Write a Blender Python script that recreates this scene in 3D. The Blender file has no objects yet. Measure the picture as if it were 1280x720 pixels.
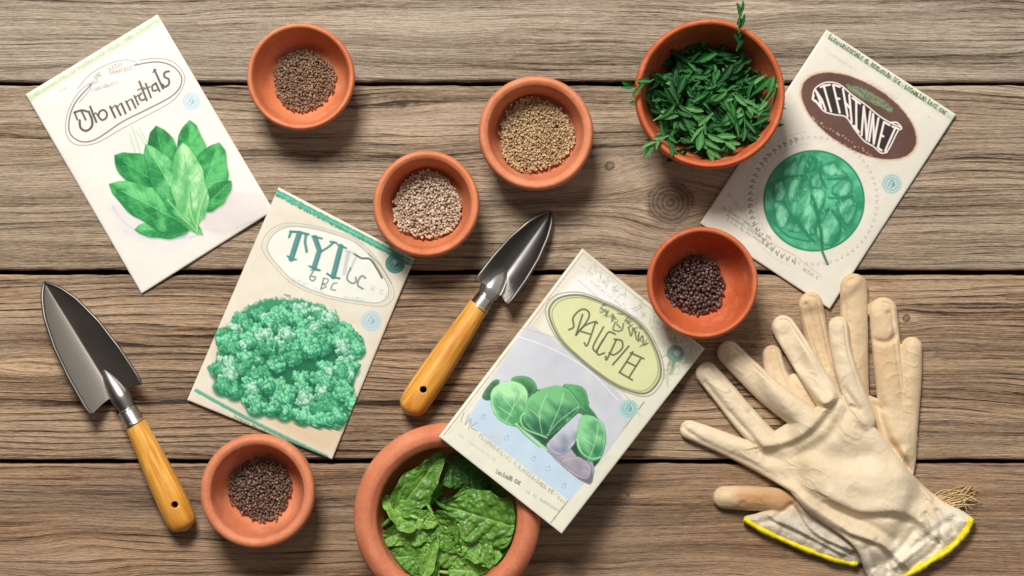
import bpy, math, random
import numpy as np
from mathutils import Vector

# ------------------------------------------------------------------ scene, camera, light
scene = bpy.context.scene
COL = scene.collection
S = 0.000415          # metres per photo pixel on the table
H = 1.2               # camera height above the table

def P(px, py, z=0.0):
    k = (H - z) / H * S
    return ((px - 640.0) * k, -(py - 360.0) * k, z)

cam_d = bpy.data.cameras.new('camera')
cam = bpy.data.objects.new('camera', cam_d)
COL.objects.link(cam)
cam.location = (0, 0, H)
cam_d.sensor_width = 36.0
cam_d.lens = 36.0 * H / (1280 * S)
cam_d.clip_start = 0.01
cam_d.clip_end = 50
scene.camera = cam
scene.render.resolution_x = 1024
scene.render.resolution_y = 576

world = bpy.data.worlds.new("World")
scene.world = world
world.use_nodes = True
wt = world.node_tree
bg = wt.nodes['Background']
# dim fill, with a gradient added towards the upper right for the blade reflections
geo_ = wt.nodes.new('ShaderNodeTexCoord')
dot_ = wt.nodes.new('ShaderNodeVectorMath'); dot_.operation = 'DOT_PRODUCT'; dot_.inputs[1].default_value = (0.70, 0.62, 0.35)
wt.links.new(geo_.outputs['Generated'], dot_.inputs[0])
mr_ = wt.nodes.new('ShaderNodeMapRange'); mr_.interpolation_type = 'SMOOTHSTEP'
mr_.inputs[1].default_value = -0.35; mr_.inputs[2].default_value = 0.85; mr_.inputs[3].default_value = 0.05; mr_.inputs[4].default_value = 0.40
wt.links.new(dot_.outputs['Value'], mr_.inputs[0])
bg.inputs[0].default_value = (1.0, 0.94, 0.87, 1)
wt.links.new(mr_.outputs[0], bg.inputs[1])

def area(name, loc, target, size, size_y, power, color):
    d = bpy.data.lights.new(name, 'AREA')
    d.shape = 'RECTANGLE'; d.size = size; d.size_y = size_y
    d.energy = power; d.color = color
    o = bpy.data.objects.new(name, d); COL.objects.link(o)
    o.location = loc
    o.rotation_euler = (Vector(target) - Vector(loc)).to_track_quat('-Z', 'Y').to_euler()
    return o
area('window_light', (-0.30, 1.06, 1.36), (-0.05, 0.02, 0), 0.52, 0.46, 42, (1.0, 0.965, 0.91))

vs = scene.view_settings
vs.view_transform = 'Standard'; vs.look = 'None'; vs.exposure = 0.0; vs.gamma = 1.0
try: vs.use_curve_mapping = False
except Exception: pass

# ------------------------------------------------------------------ helpers
def lin(c):
    c = np.asarray(c, dtype=float) / 255.0
    return np.where(c <= 0.04045, c / 12.92, ((c + 0.055) / 1.055) ** 2.4)

def rgba(c):
    l = lin(c)
    return (float(l[0]), float(l[1]), float(l[2]), 1.0)

def vnoise(x, y, seed=0):
    """smooth value noise 0..1"""
    rs = np.random.RandomState(seed)
    n = 128
    g = rs.rand(n, n)
    xi = np.floor(x).astype(int); yi = np.floor(y).astype(int)
    fx = x - xi; fy = y - yi
    fx = fx * fx * (3 - 2 * fx); fy = fy * fy * (3 - 2 * fy)
    a = g[yi % n, xi % n]; b = g[yi % n, (xi + 1) % n]
    c = g[(yi + 1) % n, xi % n]; d = g[(yi + 1) % n, (xi + 1) % n]
    return (a * (1 - fx) + b * fx) * (1 - fy) + (c * (1 - fx) + d * fx) * fy

def fbm(x, y, seed=0, octs=4):
    t = 0; a = 1; s = 0
    for i in range(octs):
        t = t + a * vnoise(x * 2 ** i + 17.3 * i, y * 2 ** i + 9.1 * i, seed + i); s += a; a *= 0.5
    return t / s

def new_mesh(name, verts, faces, mat, parent=None, smooth=True, attrs=None, origin=None):
    """verts world (N,3); faces array (M,k) or list; meshes of a thing are stored relative to their root"""
    verts = np.asarray(verts, dtype=np.float64)
    org = np.array(parent_origin(parent)) if parent is not None else (np.array(origin) if origin is not None else verts.mean(axis=0) * [1, 1, 0])
    me = bpy.data.meshes.new(name)
    if isinstance(faces, np.ndarray):
        m, k = faces.shape
        me.vertices.add(len(verts)); me.vertices.foreach_set('co', (verts - org).astype(np.float32).ravel())
        me.loops.add(m * k); me.loops.foreach_set('vertex_index', faces.astype(np.int32).ravel())
        me.polygons.add(m); me.polygons.foreach_set('loop_start', np.arange(0, m * k, k, dtype=np.int32))
        me.update(calc_edges=True)
    else:
        me.from_pydata([tuple(v) for v in (verts - org)], [], [tuple(f) for f in faces])
        me.update()
    me.polygons.foreach_set('use_smooth', [smooth] * len(me.polygons))
    if attrs:
        for nm, val in attrs.items():
            val = np.asarray(val, dtype=np.float32)
            if val.ndim == 2:
                a = me.color_attributes.new(nm, 'FLOAT_COLOR', 'POINT')
                full = np.ones((len(verts), 4), np.float32); full[:, :3] = val
                a.data.foreach_set('color', full.ravel())
            else:
                a = me.attributes.new(nm, 'FLOAT', 'POINT')
                a.data.foreach_set('value', val)
    me.validate()
    me.materials.append(mat)
    o = bpy.data.objects.new(name, me); COL.objects.link(o)
    if parent is not None: o.parent = parent
    else: o.location = org
    return o

def parent_origin(p):
    v = Vector(p.location)
    while p.parent is not None:
        p = p.parent; v = v + Vector(p.location)
    return tuple(v)

def thing(name, label, cat, loc, group=None):
    o = bpy.data.objects.new(name, None); COL.objects.link(o)
    o.empty_display_size = 0.01
    o.location = loc
    tag(o, label, cat, group)
    return o

def tag(o, label=None, cat=None, group=None, kind=None):
    if label: o['label'] = label
    if cat: o['category'] = cat
    if group: o['group'] = group
    if kind: o['kind'] = kind
    return o

def grid_faces(nv, nu, closed_u=False):
    i = np.arange(nv - 1)[:, None]
    j = np.arange(nu if closed_u else nu - 1)[None, :]
    j2 = (j + 1) % nu
    a = i * nu + j; b = i * nu + j2; c = (i + 1) * nu + j2; d = (i + 1) * nu + j
    return np.stack([a, b, c, d], axis=-1).reshape(-1, 4)

def catmull(pts, n=8, closed=False):
    p = np.asarray(pts, dtype=float); out = []
    m = len(p)
    if m < 3: return p
    rng = range(m) if closed else range(m - 1)
    for i in rng:
        if closed: p0, p1, p2, p3 = p[(i - 1) % m], p[i], p[(i + 1) % m], p[(i + 2) % m]
        else: p0, p1, p2, p3 = p[max(i - 1, 0)], p[i], p[i + 1], p[min(i + 2, m - 1)]
        for k in range(n):
            t = k / n
            out.append(0.5 * ((2 * p1) + (-p0 + p2) * t + (2 * p0 - 5 * p1 + 4 * p2 - p3) * t ** 2 + (-p0 + 3 * p1 - 3 * p2 + p3) * t ** 3))
    if not closed: out.append(p[-1])
    return np.array(out)

def tube(path, radii, seg=14, cap=True, flat=1.0):
    """path (N,3), radii scalar or (N,) -> verts, faces"""
    path = np.asarray(path, float); n = len(path)
    r = np.full(n, radii) if np.isscalar(radii) else np.asarray(radii, float)
    T = np.gradient(path, axis=0); T /= np.linalg.norm(T, axis=1)[:, None] + 1e-12
    up = np.array([0, 0, 1.0])
    V = []
    for i in range(n):
        s = np.cross(T[i], up)
        if np.linalg.norm(s) < 1e-4: s = np.array([1.0, 0, 0])
        s /= np.linalg.norm(s); u = np.cross(s, T[i])
        for k in range(seg):
            a = 2 * math.pi * k / seg
            V.append(path[i] + r[i] * (math.cos(a) * s + flat * math.sin(a) * u))
    F = [tuple(f) for f in grid_faces(n, seg, True)]
    if cap:
        V.append(path[0]); V.append(path[-1]); c0 = len(V) - 2; c1 = len(V) - 1
        for k in range(seg):
            F.append((c0, (k + 1) % seg, k))
            F.append((c1, (n - 1) * seg + k, (n - 1) * seg + (k + 1) % seg))
    return np.array(V), F

# ------------------------------------------------------------------ node helpers
class NT:
    def __init__(self, name):
        self.m = bpy.data.materials.new(name); self.m.use_nodes = True
        self.t = self.m.node_tree; self.n = self.t.nodes; self.l = self.t.links
        self.b = self.n['Principled BSDF']
    def node(self, ty, **kw):
        nd = self.n.new(ty)
        for k, v in kw.items(): setattr(nd, k, v)
        return nd
    def put(self, sock, v):
        if hasattr(v, 'is_output') or hasattr(v, 'links'): self.l.new(v, sock)
        else: sock.default_value = v
    def math(self, op, a, b=None, c=None, clamp=False):
        nd = self.node('ShaderNodeMath', operation=op, use_clamp=clamp)
        self.put(nd.inputs[0], a)
        if b is not None: self.put(nd.inputs[1], b)
        if c is not None: self.put(nd.inputs[2], c)
        return nd.outputs[0]
    def noise(self, vec, scale, detail=3, rough=0.5, dist=0.0):
        nd = self.node('ShaderNodeTexNoise')
        self.l.new(vec, nd.inputs['Vector'])
        nd.inputs['Scale'].default_value = scale; nd.inputs['Detail'].default_value = detail
        nd.inputs['Roughness'].default_value = rough; nd.inputs['Distortion'].default_value = dist
        return nd.outputs['Fac']
    def xyz(self, x, y, z=0.0):
        nd = self.node('ShaderNodeCombineXYZ')
        self.put(nd.inputs[0], x); self.put(nd.inputs[1], y); self.put(nd.inputs[2], z)
        return nd.outputs[0]
    def ramp(self, fac, stops):
        nd = self.node('ShaderNodeValToRGB')
        cr = nd.color_ramp
        while len(cr.elements) < len(stops): cr.elements.new(0.5)
        for e, (p, c) in zip(cr.elements, stops):
            e.position = p; e.color = c if len(c) == 4 else rgba(c)
        self.l.new(fac, nd.inputs[0])
        return nd.outputs[0]
    def mix(self, fac, a, b, mode='MIX'):
        nd = self.node('ShaderNodeMix', data_type='RGBA', blend_type=mode)
        self.put(nd.inputs[0], fac); self.put(nd.inputs[6], a); self.put(nd.inputs[7], b)
        return nd.outputs[2]
    def mapr(self, v, a, b, c, d, smooth=False):
        nd = self.node('ShaderNodeMapRange')
        if smooth: nd.interpolation_type = 'SMOOTHSTEP'
        self.put(nd.inputs[0], v)
        for i, q in enumerate((a, b, c, d)): nd.inputs[1 + i].default_value = q
        return nd.outputs[0]
    def bump(self, h, dist, strength=1.0):
        nd = self.node('ShaderNodeBump')
        nd.inputs['Strength'].default_value = strength; nd.inputs['Distance'].default_value = dist
        self.l.new(h, nd.inputs['Height']); self.l.new(nd.outputs[0], self.b.inputs['Normal'])
    def attr(self, name, out='Fac'):
        nd = self.node('ShaderNodeAttribute'); nd.attribute_name = name
        return nd.outputs[out]
    def geo(self, out): return self.node('ShaderNodeNewGeometry').outputs[out]
    def obj(self): return self.node('ShaderNodeTexCoord').outputs['Object']

# ------------------------------------------------------------------ wood
def wood(name, seed, light, mid, dark, knots, ridge=0.5):
    t = NT(name)
    pos = t.geo('Position')
    sp = t.node('ShaderNodeSeparateXYZ'); t.l.new(pos, sp.inputs[0])
    X = t.math('MULTIPLY', sp.outputs[0], 1000.0)   # mm
    Y = t.math('MULTIPLY', sp.outputs[1], 1000.0)
    Yd = Y
    ringmask = None; ring = None
    for (kx, ky, sx, sy, A, core) in knots:
        kxm = (kx - 640) * S * 1000; kym = -(ky - 360) * S * 1000
        dx = t.math('SUBTRACT', X, kxm); dy = t.math('SUBTRACT', Yd, kym)
        r2 = t.math('ADD', t.math('POWER', t.math('ABSOLUTE', t.math('DIVIDE', dx, sx)), 2.0), t.math('POWER', t.math('ABSOLUTE', t.math('DIVIDE', dy, sy)), 2.0))
        g = t.math('EXPONENT', t.math('MULTIPLY', r2, -1.0))
        Yd = t.math('ADD', kym, t.math('MULTIPLY', dy, t.math('SUBTRACT', 1.0, t.math('MULTIPLY', g, A))))
        if core > 0:
            wob = t.noise(t.xyz(t.math('MULTIPLY', dx, .12), t.math('MULTIPLY', dy, .12), seed + kx), 1.0, 3)
            rr = t.math('SQRT', t.math('ADD', t.math('POWER', t.math('ABSOLUTE', dx), 2.0), t.math('POWER', t.math('ABSOLUTE', t.math('MULTIPLY', dy, 1.05)), 2.0)))
            rr = t.math('MULTIPLY', rr, t.math('ADD', 0.75, t.math('MULTIPLY', wob, 0.5)))
            m = t.mapr(rr, core * 0.75, core, 1.0, 0.0, True)
            rg = t.math('ADD', 0.5, t.math('MULTIPLY', t.math('SINE', t.math('MULTIPLY', rr, 2.6)), 0.5))
            if ringmask is None: ringmask, ring = m, t.math('MULTIPLY', rg, m)
            else:
                ringmask = t.math('MAXIMUM', ringmask, m); ring = t.math('MAXIMUM', ring, t.math('MULTIPLY', rg, m))
    # slow wander of the grain
    w1 = t.noise(t.xyz(t.math('MULTIPLY', X, 0.007), t.math('MULTIPLY', Y, 0.022), seed * 7.7), 1.0, 2)
    w2 = t.noise(t.xyz(t.math('MULTIPLY', X, 0.022), t.math('MULTIPLY', Y, 0.09), seed * 3.1), 1.0, 2)
    Yw = t.math('ADD', Yd, t.math('ADD', t.math('MULTIPLY', w1, 12.0), t.math('MULTIPLY', w2, 1.1)))
    def band(fx, fy, z, d=3, r=0.55):
        return t.noise(t.xyz(t.math('MULTIPLY', X, fx), t.math('MULTIPLY', Yw, fy), seed * 11.3 + z), 1.0, d, r)
    broad = band(0.004, 0.07, 1.0, 2)
    coarse = band(0.006, 0.36, 5.0, 3)
    med = band(0.015, 0.95, 9.0, 4, 0.6)
    fine = band(0.05, 3.2, 13.0, 3, 0.6)
    fleck = band(0.22, 1.7, 21.0, 3, 0.65)
    # sharp latewood ridges
    ph = t.math('ADD', t.math('ADD', t.math('MULTIPLY', Yw, 0.25), t.math('MULTIPLY', band(0.003, 0.05, 31.0, 2), 4.0)), t.math('MULTIPLY', band(0.03, 0.5, 33.0, 3), 0.5))
    fr = t.math('FRACT', ph)
    saw = t.math('POWER', fr, 5.0)                                      # rises then drops: a stepped ridge
    cut = t.mapr(fr, 0.90, 1.0, 0.0, 1.0, True)
    saw = t.math('MULTIPLY', saw, t.math('SUBTRACT', 1.0, cut))
    rm = t.mapr(band(0.005, 0.03, 41.0, 2), 0.40, 0.58, 0.12, 1.0, True)
    brk = t.mapr(band(0.018, 0.4, 45.0, 3), 0.34, 0.55, 0.25, 1.0, True)
    saw = t.math('MULTIPLY', t.math('MULTIPLY', saw, rm), t.math('MULTIPLY', brk, ridge * 1.6))
    # thin dark fissures
    lineA = t.mapr(med, 0.30, 0.47, 1.0, 0.0, True)
    crack = t.mapr(band(0.010, 0.62, 51.0, 4, 0.6), 0.30, 0.37, 1.0, 0.0, True)
    tone = t.math('ADD', t.math('ADD', t.math('MULTIPLY', coarse, 0.46), t.math('MULTIPLY', med, 0.36)), 0.13)
    tone = t.math('ADD', tone, t.math('MULTIPLY', t.math('SUBTRACT', fine, 0.5), 0.62))
    tone = t.math('ADD', tone, t.math('MULTIPLY', t.math('SUBTRACT', fleck, 0.5), 0.50))
    tone = t.math('ADD', tone, t.math('MULTIPLY', t.math('SUBTRACT', broad, 0.5), 0.8))
    tone = t.math('SUBTRACT', tone, t.math('MULTIPLY', saw, 0.54))
    tone = t.math('SUBTRACT', tone, t.math('MULTIPLY', lineA, 0.10))
    tone = t.math('SUBTRACT', tone, t.math('MULTIPLY', crack, 0.22))
    if ringmask is not None:
        kt = t.math('ADD', 0.22, t.math('MULTIPLY', t.math('SUBTRACT', ring, 0.3), 0.10))
        kt = t.math('ADD', kt, t.math('MULTIPLY', t.math('SUBTRACT', fleck, 0.5), 0.2))
        tone = t.math('ADD', t.math('MULTIPLY', tone, t.math('SUBTRACT', 1.0, t.math('MULTIPLY', ringmask, 0.85))), t.math('MULTIPLY', kt, t.math('MULTIPLY', ringmask, 0.85)))
    c = t.ramp(tone, [(0.16, dark), (0.42, mid), (0.66, light)])
    stain = t.noise(t.xyz(t.math('MULTIPLY', X, 0.012), t.math('MULTIPLY', Y, 0.03), seed + 77.0), 1.0, 3)
    c = t.mix(t.mapr(stain, 0.40, 0.7, 0.0, 0.3), c, rgba((168, 156, 140)), 'MIX')
    c = t.mix(t.mapr(tone, 0.12, 0.34, 0.45, 0.0), c, rgba((44, 30, 21)), 'MIX')
    t.l.new(c, t.b.inputs['Base Color'])
    t.b.inputs['Roughness'].default_value = 0.78
    t.b.inputs['Specular IOR Level'].default_value = 0.25
    h = t.math('ADD', t.math('MULTIPLY', tone, 0.75), t.math('MULTIPLY', fine, 0.10))
    t.bump(h, 0.0017, 0.9)
    return t.m

plank_defs = [
    (-367.5, -135, 1, (184, 168, 148), (150, 132, 112), (84, 68, 54), [], .5),
    (-129, 101.5, 2, (194, 178, 158), (154, 138, 119), (72, 58, 46), [(15, 148, 26, 9, .8, 0), (930, 12, 22, 8, .6, 0)], .35),
    (107, 337.5, 3, (194, 172, 147), (148, 127, 105), (62, 48, 37), [(838, 254, 24, 20, .9, 14), (762, 211, 9, 6, .7, 3.2), (500, 130, 16, 5, .6, 0)], .6),
    (343.5, 574.5, 4, (196, 165, 133), (145, 117, 92), (58, 42, 32), [(45, 455, 30, 9, .9, 0), (1133, 398, 9, 5, .8, 2.4), (560, 430, 40, 16, .4, 0)], .8),
    (580, 811, 5, (178, 145, 114), (132, 103, 78), (50, 35, 26), [(100, 700, 26, 14, .6, 0), (785, 619, 8, 2.4, .85, 1.2), (880, 740, 90, 24, .7, 0)], .65),
    (817, 1050, 6, (186, 156, 126), (148, 118, 92), (70, 48, 36), [], .5)]
rt = bpy.data.objects.new('tabletop', None); COL.objects.link(rt)
tag(rt, 'weathered brown wooden tabletop of wide horizontal planks', 'table', kind='structure')
for (y0, y1, sd, cl, cm, cd, kn, rg) in plank_defs:
    m = wood('weathered_wood_%d' % sd, sd, cl, cm, cd, kn, rg)
    # cross section with worn edges, swept along x with a little wander
    nx = 260
    xs = np.linspace(-0.52, 0.52, nx)
    ya = -(y0 - 360) * S; yb = -(y1 - 360) * S
    prof = [(0, -0.02), (0, -0.0022), (0.0002, -0.0010), (0.0008, -0.0003), (0.002, 0.0)]
    rows = []
    rs = np.random.RandomState(sd)
    wa = (fbm(xs * 90 + 5, xs * 0 + sd * 3.3, sd) - .5) * 0.0011
    wb = (fbm(xs * 90 + 5, xs * 0 + sd * 5.3, sd + 9) - .5) * 0.0011
    for (d, z) in prof: rows.append(np.stack([xs, ya - d + wa, np.full(nx, z)], 1))
    for (d, z) in prof[::-1]: rows.append(np.stack([xs, yb + d + wb, np.full(nx, z)], 1))
    V = np.concatenate(rows)
    F = grid_faces(len(rows), nx)
    new_mesh('plank', V, F, m, parent=rt)
md = NT('light_blocker_dark'); md.b.inputs['Base Color'].default_value = rgba((30, 22, 16)); md.b.inputs['Roughness'].default_value = .9  # sheet added under the planks to keep light out of the gaps
V = np.array([(-.52, -.32, -.021), (.52, -.32, -.021), (.52, .32, -.021), (-.52, .32, -.021)])
new_mesh('gap_light_blocker', V, np.array([[0, 1, 2, 3]]), md.m, parent=rt, smooth=False)

# ------------------------------------------------------------------ terracotta bowls
def terracotta(name, base, light, seed):
    t = NT(name)
    p = t.geo('Position')
    mp = t.node('ShaderNodeMapping'); t.l.new(p, mp.inputs[0]); mp.inputs['Location'].default_value = (seed, seed * .7, 0)
    n1 = t.noise(mp.outputs[0], 45, 4); n2 = t.noise(mp.outputs[0], 500, 4, .6); n3 = t.noise(mp.outputs[0], 1800, 2)
    c = t.ramp(t.math('ADD', t.math('MULTIPLY', n1, .7), t.math('MULTIPLY', n2, .3)), [(0.32, base), (0.7, light)])
    n4 = t.noise(mp.outputs[0], 110, 5, .65)
    c = t.mix(t.mapr(n4, .52, .75, 0, .35), c, rgba((224, 168, 138)))
    c = t.mix(t.mapr(t.noise(mp.outputs[0], 75, 4), .55, .75, 0, .3), c, rgba((150, 76, 48)))
    sp = t.mapr(n3, 0.62, 0.74, 0.0, 0.35)
    c = t.mix(sp, c, rgba((120, 62, 40)))
    t.l.new(c, t.b.inputs['Base Color'])
    t.l.new(t.mapr(n4, .3, .7, .5, .75), t.b.inputs['Roughness'])
    t.b.inputs['Specular IOR Level'].default_value = 0.35
    t.bump(t.math('ADD', t.math('MULTIPLY', n2, .6), t.math('MULTIPLY', n3, .4)), 0.00025, 0.5)
    return t.m

def lathe(cx, cy, prof, seg=128, wob=0.004, seed=0):
    """prof: list (r, z) metres, centre world xy"""
    p = catmull(prof, 6)
    a = np.linspace(0, 2 * math.pi, seg, endpoint=False)
    rs = np.random.RandomState(seed)
    w = 1 + wob * (np.cos(2 * a + rs.rand() * 6) + .6 * np.cos(3 * a + rs.rand() * 6))
    V = np.zeros((len(p), seg, 3))
    V[:, :, 0] = cx + p[:, 0:1] * np.cos(a) * w
    V[:, :, 1] = cy + p[:, 0:1] * np.sin(a) * w
    V[:, :, 2] = p[:, 1:2] + 0.0002 * np.cos(2 * a + 1)
    return V.reshape(-1, 3), grid_faces(len(p), seg, True)

def bowl(px, py, R, h, lip, floor_r, floor_z, base_r, mat, label, seed, kind='thin', group='small terracotta bowls', wob=.004, name='terracotta_bowl', inner=None):
    cx, cy, _ = P(px, py, h)
    R *= S * (H - h) / H; lip *= S; fr = floor_r * S; br = base_r * S
    ri = R - lip
    if kind == 'thin':
        prof = [(0.0, 0.0015), (br * .8, 0.0015), (br * .93, 0.0), (br, 0.001), (br + (R - br) * .45, h * .42), (R * .985, h * .8),
                (R, h * .93), (R - lip * .25, h * .99), (R - lip * .6, h), (ri, h * .965), (ri - .0006, h * .88),
                (fr + (ri - fr) * .70, floor_z + (h - floor_z) * .42), (fr + (ri - fr) * .25, floor_z + (h - floor_z) * .1), (fr * .8, floor_z + .0002), (fr * .4, floor_z), (0.0, floor_z)]
    elif kind == 'flare':
        prof = [(0.0, 0.0015), (br * .8, 0.0015), (br * .93, 0.0), (br, 0.001), (br + (R - br) * .5, h * .42), (R * .95, h * .66), (R * .985, h * .70),
                (R, h * .86), (R - lip * .15, h * .96), (R - lip * .45, h), (R - lip * .85, h * .975), (ri - .0006, h * .90),
                (fr + (ri - fr) * .62, floor_z + (h - floor_z) * .45), (fr + (ri - fr) * .22, floor_z + (h - floor_z) * .12), (fr * .85, floor_z + .0003), (fr * .4, floor_z), (0.0, floor_z)]
    elif kind == 'collar':
        prof = [(0.0, 0.0015), (br * .8, 0.0015), (br * .93, 0.0), (br, 0.001), (br + (R - br) * .5, h * .45), (R * .93, h * .62), (R * .99, h * .68),
                (R, h * .82), (R - lip * .12, h * .95), (R - lip * .5, h), (R - lip * .9, h * .97), (ri - .0004, h * .90),
                (fr + (ri - fr) * .78, floor_z + (h - floor_z) * .5), (fr + (ri - fr) * .4, floor_z + (h - floor_z) * .14), (fr * .85, floor_z + .0003), (fr * .4, floor_z), (0.0, floor_z)]
    V, F = lathe(cx, cy, prof, wob=wob, seed=seed)
    o = new_mesh(name, V, F, mat, origin=(cx, cy, 0))
    tag(o, label, 'bowl', group)
    return cx, cy

tc1 = terracotta('terracotta_warm', (190, 102, 62), (220, 138, 96), 1.0)
tc2 = terracotta('terracotta_pale', (192, 110, 74), (222, 144, 106), 2.0)
tc3 = terracotta('terracotta_red', (180, 82, 44), (208, 110, 68), 3.0)

def seed_mat(name, cols, rough=.5, spec=.4):
    t = NT(name)
    r = t.geo('Random Per Island')
    stops = [(i / max(1, len(cols) - 1), c) for i, c in enumerate(cols)]
    c = t.ramp(r, stops)
    n = t.noise(t.geo('Position'), 2500, 3)
    c = t.mix(t.mapr(n, .4, .65, 0, .45), c, rgba((56, 38, 28)))
    t.l.new(c, t.b.inputs['Base Color'])
    t.b.inputs['Roughness'].default_value = rough; t.b.inputs['Specular IOR Level'].default_value = spec
    t.bump(n, .0002, .6)
    return t.m

def ico():
    import bmesh
    bm = bmesh.new(); bmesh.ops.create_icosphere(bm, subdivisions=2, radius=1.0)
    V = np.array([v.co[:] for v in bm.verts]); F = np.array([[v.index for v in f.verts] for f in bm.faces]); bm.free()
    return V, F
ICO_V, ICO_F = ico()

def rotm(rs):
    q = rs.randn(4); q /= np.linalg.norm(q); w, x, y, z = q
    return np.array([[1 - 2 * (y * y + z * z), 2 * (x * y - z * w), 2 * (x * z + y * w)],
                     [2 * (x * y + z * w), 1 - 2 * (x * x + z * z), 2 * (y * z - x * w)],
                     [2 * (x * z - y * w), 2 * (y * z + x * w), 1 - 2 * (x * x + y * y)]])

def seed_pile(cx, cy, r_px, z0, dome, size, mat, label, seed, elong=1.25, offx=0, offy=0):
    rs = np.random.RandomState(seed)
    r = r_px * S; size *= S
    ox = cx + offx * S; oy = cy - offy * S
    Vs = []; Fs = []; n = 0
    for layer in range(3):
        pitch = size * 1.9
        zl = z0 - (1 - layer) * size * 1.1
        k = int(r / pitch) + 2
        for i in range(-k * 2, k * 2 + 1):
            for j in range(-k * 2, k * 2 + 1):
                x = (i + .5 * (j % 2) + .33 * layer) * pitch + rs.randn() * pitch * .24
                y = j * pitch * .87 + rs.randn() * pitch * .24 + .3 * layer * pitch
                d = math.hypot(x, y)
                ed = r * (1 + .05 * math.sin(3 * math.atan2(y, x) + seed) + .03 * rs.randn())
                if layer == 2: ed *= .93
                if d > ed or (layer == 2 and rs.rand() < .25): continue
                z = zl + dome * (1 - (d / r) ** 2) + rs.randn() * size * .25
                if d > r * .85: z = max(z, z0 + (d - r * .85) * .5 - size * .4)
                sc = size * rs.uniform(.72, 1.08) * np.array([elong * rs.uniform(.9, 1.15), rs.uniform(.85, 1.0), rs.uniform(.8, .95)])
                V = (ICO_V * sc) @ rotm(rs).T + [ox + x, oy + y, z]
                Vs.append(V); Fs.append(ICO_F + n); n += len(V)
    # a few strays up the wall
    o = new_mesh('seed_pile', np.concatenate(Vs), np.concatenate(Fs), mat, origin=(ox, oy, z0))
    tag(o, label, 'seeds', kind='stuff')
    return o

sm_brown = seed_mat('seeds_brown', [(96, 72, 54), (150, 122, 96), (120, 94, 72), (172, 144, 116), (104, 80, 62)])
sm_gold = seed_mat('seeds_golden', [(150, 122, 84), (205, 178, 136), (176, 148, 106), (220, 196, 158), (158, 130, 92)])
sm_beige = seed_mat('seeds_beige', [(158, 132, 106), (220, 202, 178), (186, 162, 134), (232, 216, 194), (140, 112, 88)])
sm_dark = seed_mat('seeds_dark', [(52, 34, 30), (92, 68, 62), (66, 44, 40), (122, 96, 88), (44, 30, 28)], .35, .6)
sm_mix = seed_mat('seeds_mixed', [(70, 52, 44), (124, 98, 82), (88, 66, 56), (158, 130, 110), (60, 44, 38)], .4, .5)

cx, cy = bowl(375.5, 95.5, 67, .026, 6, 38, .005, 40, tc1, 'thin-rimmed terracotta bowl of brown seeds in the upper left, right of the spinach packet', 11)
seed_pile(cx, cy, 37.5, .0070, .0012, 1.75, sm_brown, 'small brown round seeds in the thin-rimmed bowl nearest the spinach packet', 1, offy=1)
cx, cy = bowl(670, 166, 72, .028, 11, 45, .006, 48, tc2, 'thick-rimmed pale terracotta bowl of golden seeds, above the tip of the small trowel', 12, 'flare')
seed_pile(cx, cy, 45.5, .0100, .0010, 1.65, sm_gold, 'fine golden seeds in the thick-rimmed bowl above the small trowel', 2)
cx, cy = bowl(532.5, 255, 67, .027, 9.5, 41, .005, 44, tc1, 'terracotta bowl of pale beige seeds at the corner of the packet lettered TY', 13, 'flare')
seed_pile(cx, cy, 41.5, .0090, .0012, 1.95, sm_beige, 'pale beige seeds in the bowl beside the top right corner of the TY packet', 3)
cx, cy = bowl(878.5, 353.5, 69.5, .031, 6.5, 36, .005, 40, tc3, 'deep red terracotta bowl of nearly black seeds between two packets and the gloves', 14)
seed_pile(cx, cy, 36.5, .0072, .0025, 2.6, sm_dark, 'nearly black shiny seeds in the deep bowl beside the gloves', 4, 1.35, offx=-5, offy=3)
cx, cy = bowl(321, 615, 72, .028, 13, 38, .006, 42, tc2, 'terracotta bowl of dark brown seeds at the lower left beside the big trowel handle', 15, 'collar')
seed_pile(cx, cy, 38.5, .0082, .0020, 1.85, sm_mix, 'dark brown speckled seeds in the bowl beside the big trowel handle', 5)
gcx, gcy = bowl(888, 117, 94, .040, 7.5, 52, .006, 58, tc3, 'larger terracotta bowl heaped with chopped dark green herb sprigs', 16, wob=.003, group='terracotta containers of greens')

# large pot with the broad rounded lip
PH = .034
pcx, pcy, _ = P(559, 646, PH * .8)
Rp = 117 * S * (H - PH * .8) / H; ri = 86 * S
prof = [(0, .0015), (.024, .0015), (.029, 0), (.030, .002), (.037, .012), (Rp * .955, .020), (Rp, .0265), (Rp - .0008, .0305), (Rp - .0040, PH - .0004),
        (Rp - .0075, PH), (ri + .0022, PH - .0012), (ri, PH - .0040), (ri - .0002, PH - .009), (ri - .002, .016), (ri - .008, .007), (.020, .005), (0, .005)]
V, F = lathe(pcx, pcy, prof, seg=160, wob=.0025, seed=3)
o = new_mesh('terracotta_pot', V, F, terracotta('terracotta_pot', (186, 102, 68), (212, 134, 98), 5.0), origin=(pcx, pcy, 0))
tag(o, 'large terracotta pot with a broad rounded rim, full of spinach leaves', 'pot', 'terracotta containers of greens')

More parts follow.
